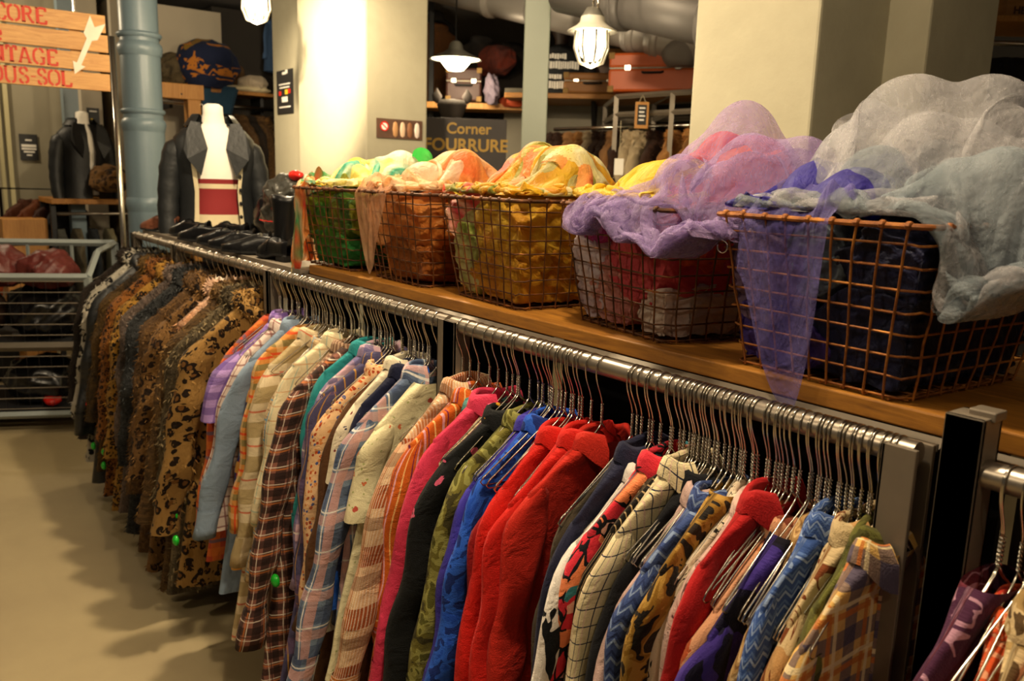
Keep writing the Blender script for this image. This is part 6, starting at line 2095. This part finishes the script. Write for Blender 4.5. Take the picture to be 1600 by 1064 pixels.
# price card on the pillar and small tag panel below it
bz = xa1 + .004
a, b = hit(588, 184, 0, bz), hit(659, 219, 0, bz)
pc = empty('photo_notice', ((a + b) / 2), 0, 'photo notice with a no-photo ring on the pillar face', 'notice')
hw, hh_ = (b[1] - a[1]) / 2, (a[2] - b[2]) / 2
bx('card', (0, -hw, -hh_), (.006, hw, hh_), plain('brown_photo_print', '#5d4030', .5, 0, .5, 25), pc)
MB().lathe([(hh_ * .5, 0), (hh_ * .5, .003), (hh_ * .38, .003), (hh_ * .38, 0)], sides=24).build('ban_ring', M['red_tag'], pc, False, (.007, -hw * .68, .2 * hh_)).rotation_euler = (0, PI / 2, 0)
MB().lathe([(hh_ * .48, 0), (.001, .0005)], sides=24).build('ban_disc', M['white_ink'], pc, False, (.0066, -hw * .68, .2 * hh_)).rotation_euler = (0, PI / 2, 0)
o = bx('ban_bar', (.0095, -hh_ * .42, -hh_ * .05), (.0105, hh_ * .42, hh_ * .05), M['red_tag'], pc)
o.location = (0, -hw * .68, .2 * hh_)
o.rotation_euler = (-.7, 0, 0)
for q in range(4):
    MB().lathe([(.001, -.05), (.016, -.04), (.02, 0), (.014, .035), (.001, .045)], sides=12, sx=.3).build('printed_figure', plain('printed_fur_%d' % q, ['#b98a5c', '#d8b89a', '#8a5a3a', '#e0d0c4'][q], .6), pc, True, (.006, -hw * .2 + q * hw * .32, 0))

# ------------------------------------------------------------------ right background: steel rack with furs
rk0 = at(963, 160, 5.75)
rk1 = at(1082, 160, 5.3)
sr = empty('storage_rack', (rk0[0], rk0[1], 0), 0, 'grey steel storage rack with fur coats below the orange suitcase', 'rack')
zr = at(963, 150, 5.75)[2]
zr = at(1000, 146, 5.6)[2] - .012
e1 = np.array([rk1[0] - rk0[0], rk1[1] - rk0[1], 0]) * 1.5
e2 = pn * .7


def rp(a, b, z):
    return tuple(e1 * a + e2 * b + np.array([0, 0, z]))


for a in (0, .5, 1):
    for b in (0, 1):
        MB().tube([rp(a, b, 0), rp(a, b, zr)], .022, 4).build('upright', M['post'], sr)
for z_ in (zr, zr - .12, .3):
    for b in (0, 1):
        MB().tube([rp(0, b, z_), rp(1, b, z_)], .018, 4).build('beam', M['post'], sr)
    for a in (0, .5, 1):
        MB().tube([rp(a, 0, z_), rp(a, 1, z_)], .018, 4).build('cross_beam', M['post'], sr)
V = np.array([rp(0, 0, zr + .012), rp(1, 0, zr + .012), rp(1, 1, zr + .012), rp(0, 1, zr + .012)])
MB().add(np.concatenate([V, V - np.array([0, 0, .02])]), [[0, 1, 2, 3], [7, 6, 5, 4], [0, 4, 5, 1], [1, 5, 6, 2], [2, 6, 7, 3], [3, 7, 4, 0]]).build('deck', M['shelf_wood'], sr)
zl = zr - .19
MB().tube([rp(-.6, .4, zl), rp(1, .4, zl)], .014, 10).build('rail', M['chrome'], sr, True)
ws2 = empty('hanging_shelf', at(910, 152, 6.9) * np.array([1, 1, 0]), yawp - .15, 'wooden wall shelf on black brackets carrying the flat tan suitcase', 'shelf')
zw = at(925, 147, 6.6)[2] - .002
bx('board', (-.6, -.35, zw - .04), (.55, .3, zw), M['shelf_wood'], ws2, .004)
for sx in (-.4, .1):
    V = np.array([(sx, -.2, zw - .04), (sx, .28, zw - .04), (sx, .28, zw - .42), (sx, .22, zw - .42)])
    MB().add(np.concatenate([V - np.array([.015, 0, 0]), V + np.array([.015, 0, 0])]), [[0, 1, 2, 3], [7, 6, 5, 4], [0, 4, 5, 1], [1, 5, 6, 2], [2, 6, 7, 3], [3, 7, 4, 0]]).build('bracket', M['black_steel'], ws2)
bx('wall_plate', (-.7, .28, .3), (.6, .31, zw + .1), M['plaster_dark'], ws2)
FC = {'tan': fur_plain('tan_sheepskin', '#8a5a30', '#b98a58', 10), 'creamf': fur_plain('cream_fur', '#b59c78', '#dcc8a4', 12), 'choc': fur_plain('chocolate_fur', '#2a1810', '#4a2c1c', 18), 'orange': fur_plain('orange_fox_fur', '#8a4a18', '#d09a58', 9, .5)}
FR = [(-.58, 'choc', 'dark chocolate'), (-.50, 'choc', 'cocoa brown'), (-.38, 'tan', 'tan sheepskin'), (-.27, 'orange', 'ginger'), (-.17, 'creamf', 'cream'), (-.08, 'choc', 'sable brown'), (-.01, 'choc', 'walnut brown'), (.06, 'tan', 'caramel'), (.13, 'choc', 'black brown'),
      (.22, 'creamf', 'pale cream'), (.32, 'creamf', 'ivory ringed'), (.46, 'choc', 'deep brown'), (.62, 'orange', 'golden fox'), (.78, 'orange', 'orange fox')]
for q, (a, mk_, nm) in enumerate(FR):
    p = np.array(rp(a, .4, zl)) + np.array([rk0[0], rk0[1], 0])
    garment('fur_coat', nm + ' fur coat on the rail below the orange suitcase', 'coat', 'fur coats below the orange suitcase', p[0], FC[mk_], length=.9, sw=.2, sleeve=.6, T=.045, collar='fur', yaw=math.atan2(e1[1], e1[0]) + .35,
            seed=600 + q, fold=.02, root_z=zl, root_y=p[1], fur=500, sl_r=.07, sl_t=.04, slope=.6, hang=.06)
tgp = at(1003, 180, 5.45)
ck = empty('chalk_tag', tgp, yawp, 'small chalkboard tag in a pine frame hung on the steel rack', 'tag')
bx('frame', (-.045, 0, -.085), (.045, .014, .085), M['frame_wood'], ck, .004)
bx('slate', (-.03, -.002, -.062), (.03, .006, .066), M['black_paper'], ck)
for q in range(4):
    bx('chalk_line', (-.02, -.0035, .04 - q * .025), (.02 - .006 * (q % 2), -.002, .05 - q * .025), M['white_ink'], ck)
MB().tube([(-.02, .005, .085), (0, .005, .13), (.02, .005, .085)], .002, 5).build('string', M['cream'], ck)
wt = empty('price_tag', at(967, 260, 5.4), yawp, 'blank white paper tag hanging among the brown furs', 'tag')
bx('card', (-.03, 0, -.055), (.03, .003, .05), M['white_cloth'], wt, .001)
MB().tube([(0, 0, .05), (0, .01, zl - at(967, 260, 5.4)[2])], .0015, 5).build('string', M['cream'], wt)
# framed picture and black lettered tee at the back of the shelf
fp = at(955, 142, 7.0)
pic = empty('framed_picture', (fp[0], fp[1], fp[2]), yawp - .1, 'wooden framed picture with pale figures leaning behind the tan suitcase', 'picture')
bx('frame', (-.24, 0, 0), (.28, .03, .34), M['frame_wood'], pic, .006)
bx('picture', (-.20, -.003, .04), (.24, .01, .30), plain('brown_picture_print', '#5a3820', .5, 0, .6, 9), pic)
MB().lathe([(.001, -.1), (.04, -.06), (.045, .02), (.001, .1)], sides=14, sy=.1).build('printed_figure', M['cream'], pic, True, (.10, -.004, .17))
tee = empty('lettered_bust', at(875, 150, 6.9), yawp, 'black T-shirt with four rows of white print on a dark bust', 'T-shirt')
V, F = ell_loft([(0, .20, .10, 0, 0), (.12, .19, .10, 0, 0), (.25, .20, .11, 0, 0), (.33, .19, .10, 0, 0), (.38, .11, .08, 0, 0), (.40, .06, .06, 0, 0)])
mk('shirt', V.reshape(-1, 3), F, plain('black_jersey', '#14161a', .85), tee)
V, F = ell_loft([(.39, .055, .055, 0, 0), (.44, .055, .06, 0, 0), (.50, .085, .095, 0, 0), (.57, .09, .10, 0, 0), (.63, .06, .07, 0, 0), (.645, .001, .001, 0, 0)])
mk('head', V.reshape(-1, 3), F, plain('dark_bust_skin', '#2c1a12', .6), tee)
for sx in (-1, 1):
    MB().tube([(sx * .16, 0, .33), (sx * .23, 0, .22), (sx * .24, 0, .15)], [.06, .06, .055], 12).build('sleeve', plain('black_jersey_sleeve%d' % (sx + 1), '#14161a', .85), tee, True)
# four rows of white print, too blurred in the photograph to read
rq = random.Random(5)
for q, (x0_, x1_, h_) in enumerate(((-.15, .02, .045), (-.15, .14, .065), (-.15, -.02, .045), (-.14, .12, .065))):
    b = MB()
    x_ = x0_
    while x_ < x1_:
        w_ = rq.uniform(.012, .022)
        b.box((x_, -.121, .275 - q * .078 + rq.uniform(0, .008)), (x_ + w_, -.118, .275 - q * .078 + h_ - rq.uniform(0, .008)))
        x_ += w_ + .004
    b.build('print_line', M['white_ink'], tee)
gl = empty('glass_lamp', at(998, 101, 5.9), yawp, 'small clear glass lantern on the orange suitcase', 'lantern')
MB().lathe([(.05, -.0), (.055, .03), (.045, .07), (.02, .09), (.018, .12), (.001, .125)], sides=16).build('body', M['chrome'], gl, True)
MB().lathe([(.052, -.002), (.001, -.004)], sides=16).build('base', M['black_steel'], gl, True)
slump('grey_trunk', 'grey canvas bundle at the pillar end of the orange suitcase', 'bundle', at(1065, 105, 5.6), (.16, .14, .13), plain('grey_canvas', '#77706a', .8, 0, .2, 9), 88, 9, .12)

# ------------------------------------------------------------------ far right: rack of black coats and a lettered box
q0 = at(1590, 60, 4.6)
br_ = empty('coat_rail', (q0[0], q0[1], 0), yawp, 'black rail with dark coats beyond the stepped pillar', 'clothes rack')
bx('shelf_board', (-.35, -.1, q0[2] + .07), (.9, .35, q0[2] + .10), M['frame_wood'], br_, .003)
MB().tube([(-.25, .05, q0[2] - .02), (.9, .05, q0[2] - .02)], .014, 10).build('rail', M['steel'], br_, True)
for sx in (-.24, .88):
    bx('upright', (sx - .02, .3, 0), (sx + .02, .34, q0[2] + .1), M['black_steel'], br_)
for q, hx in enumerate(('#15172a', '#2e1c12', '#0f0f10', '#121214', '#0d0d0e')):
    p = q0 + panel_dir * (-.06 + q * .06) + pn * .05
    garment('coat', ['dark navy', 'dark brown', 'plain black', 'heavy black', 'long black'][q] + ' coat on the rail beyond the stepped pillar', 'coat', 'dark coats beyond the stepped pillar', p[0], fur_plain('far_coat_%d' % q, hx, '#222024', 14), length=.42 if q < 4 else .6,
            sw=.17, sleeve=.34, T=.03, collar=None, yaw=yawp + .5, seed=700 + q, root_z=q0[2] - .02, root_y=p[1], fold=.012, hang=.08)
bxo = empty('wooden_box', tuple(np.array([q0[0], q0[1], q0[2] + .10])), yawp, 'wooden box with dark stamped letters above the black coats', 'box')
bx('board', (-.08, 0, 0), (.5, .02, .22), wood('box_wood', '#9a6a34', '#b98548', 0), bxo, .003)
bx('side', (-.08, .02, 0), (-.06, .3, .22), wood('box_wood_side', '#9a6a34', '#b98548', 1), bxo, .003)
bx('side', (.48, .02, 0), (.5, .3, .22), wood('box_wood_end', '#9a6a34', '#b98548', 1), bxo, .003)
bx('bottom', (-.06, .02, 0), (.48, .3, .015), wood('box_wood_base', '#9a6a34', '#b98548', 0), bxo, .003)
text_mesh('HENRI', .055, plain('stamp_ink', '#4a2c14', .7), bxo, frame((-.045, -.003, .028), (1, 0, 0), (0, 0, 1)), align='LEFT', bold=.001)

# small chrome S hook caught on the wires of the orange rusted basket
sh_ = to_world(b5, np.array([-A1 + .03, -B1 + .012, BH - .045]))
ang = np.linspace(-.3, PI * 1.25, 12)
top_ = [(.011 * math.cos(t), 0, .011 + .011 * math.sin(t)) for t in ang]
bot_ = [(-.011 * math.cos(t), 0, -.011 - .011 * math.sin(t)) for t in ang]
so = MB().tube(top_ + bot_[::-1], .0016, 6).build('s_hook', M['chrome'], None, True, sh_ + np.array([0, -.012, 0]))
tag(so, 'small chrome S hook caught on the orange rusted basket', 'hook')
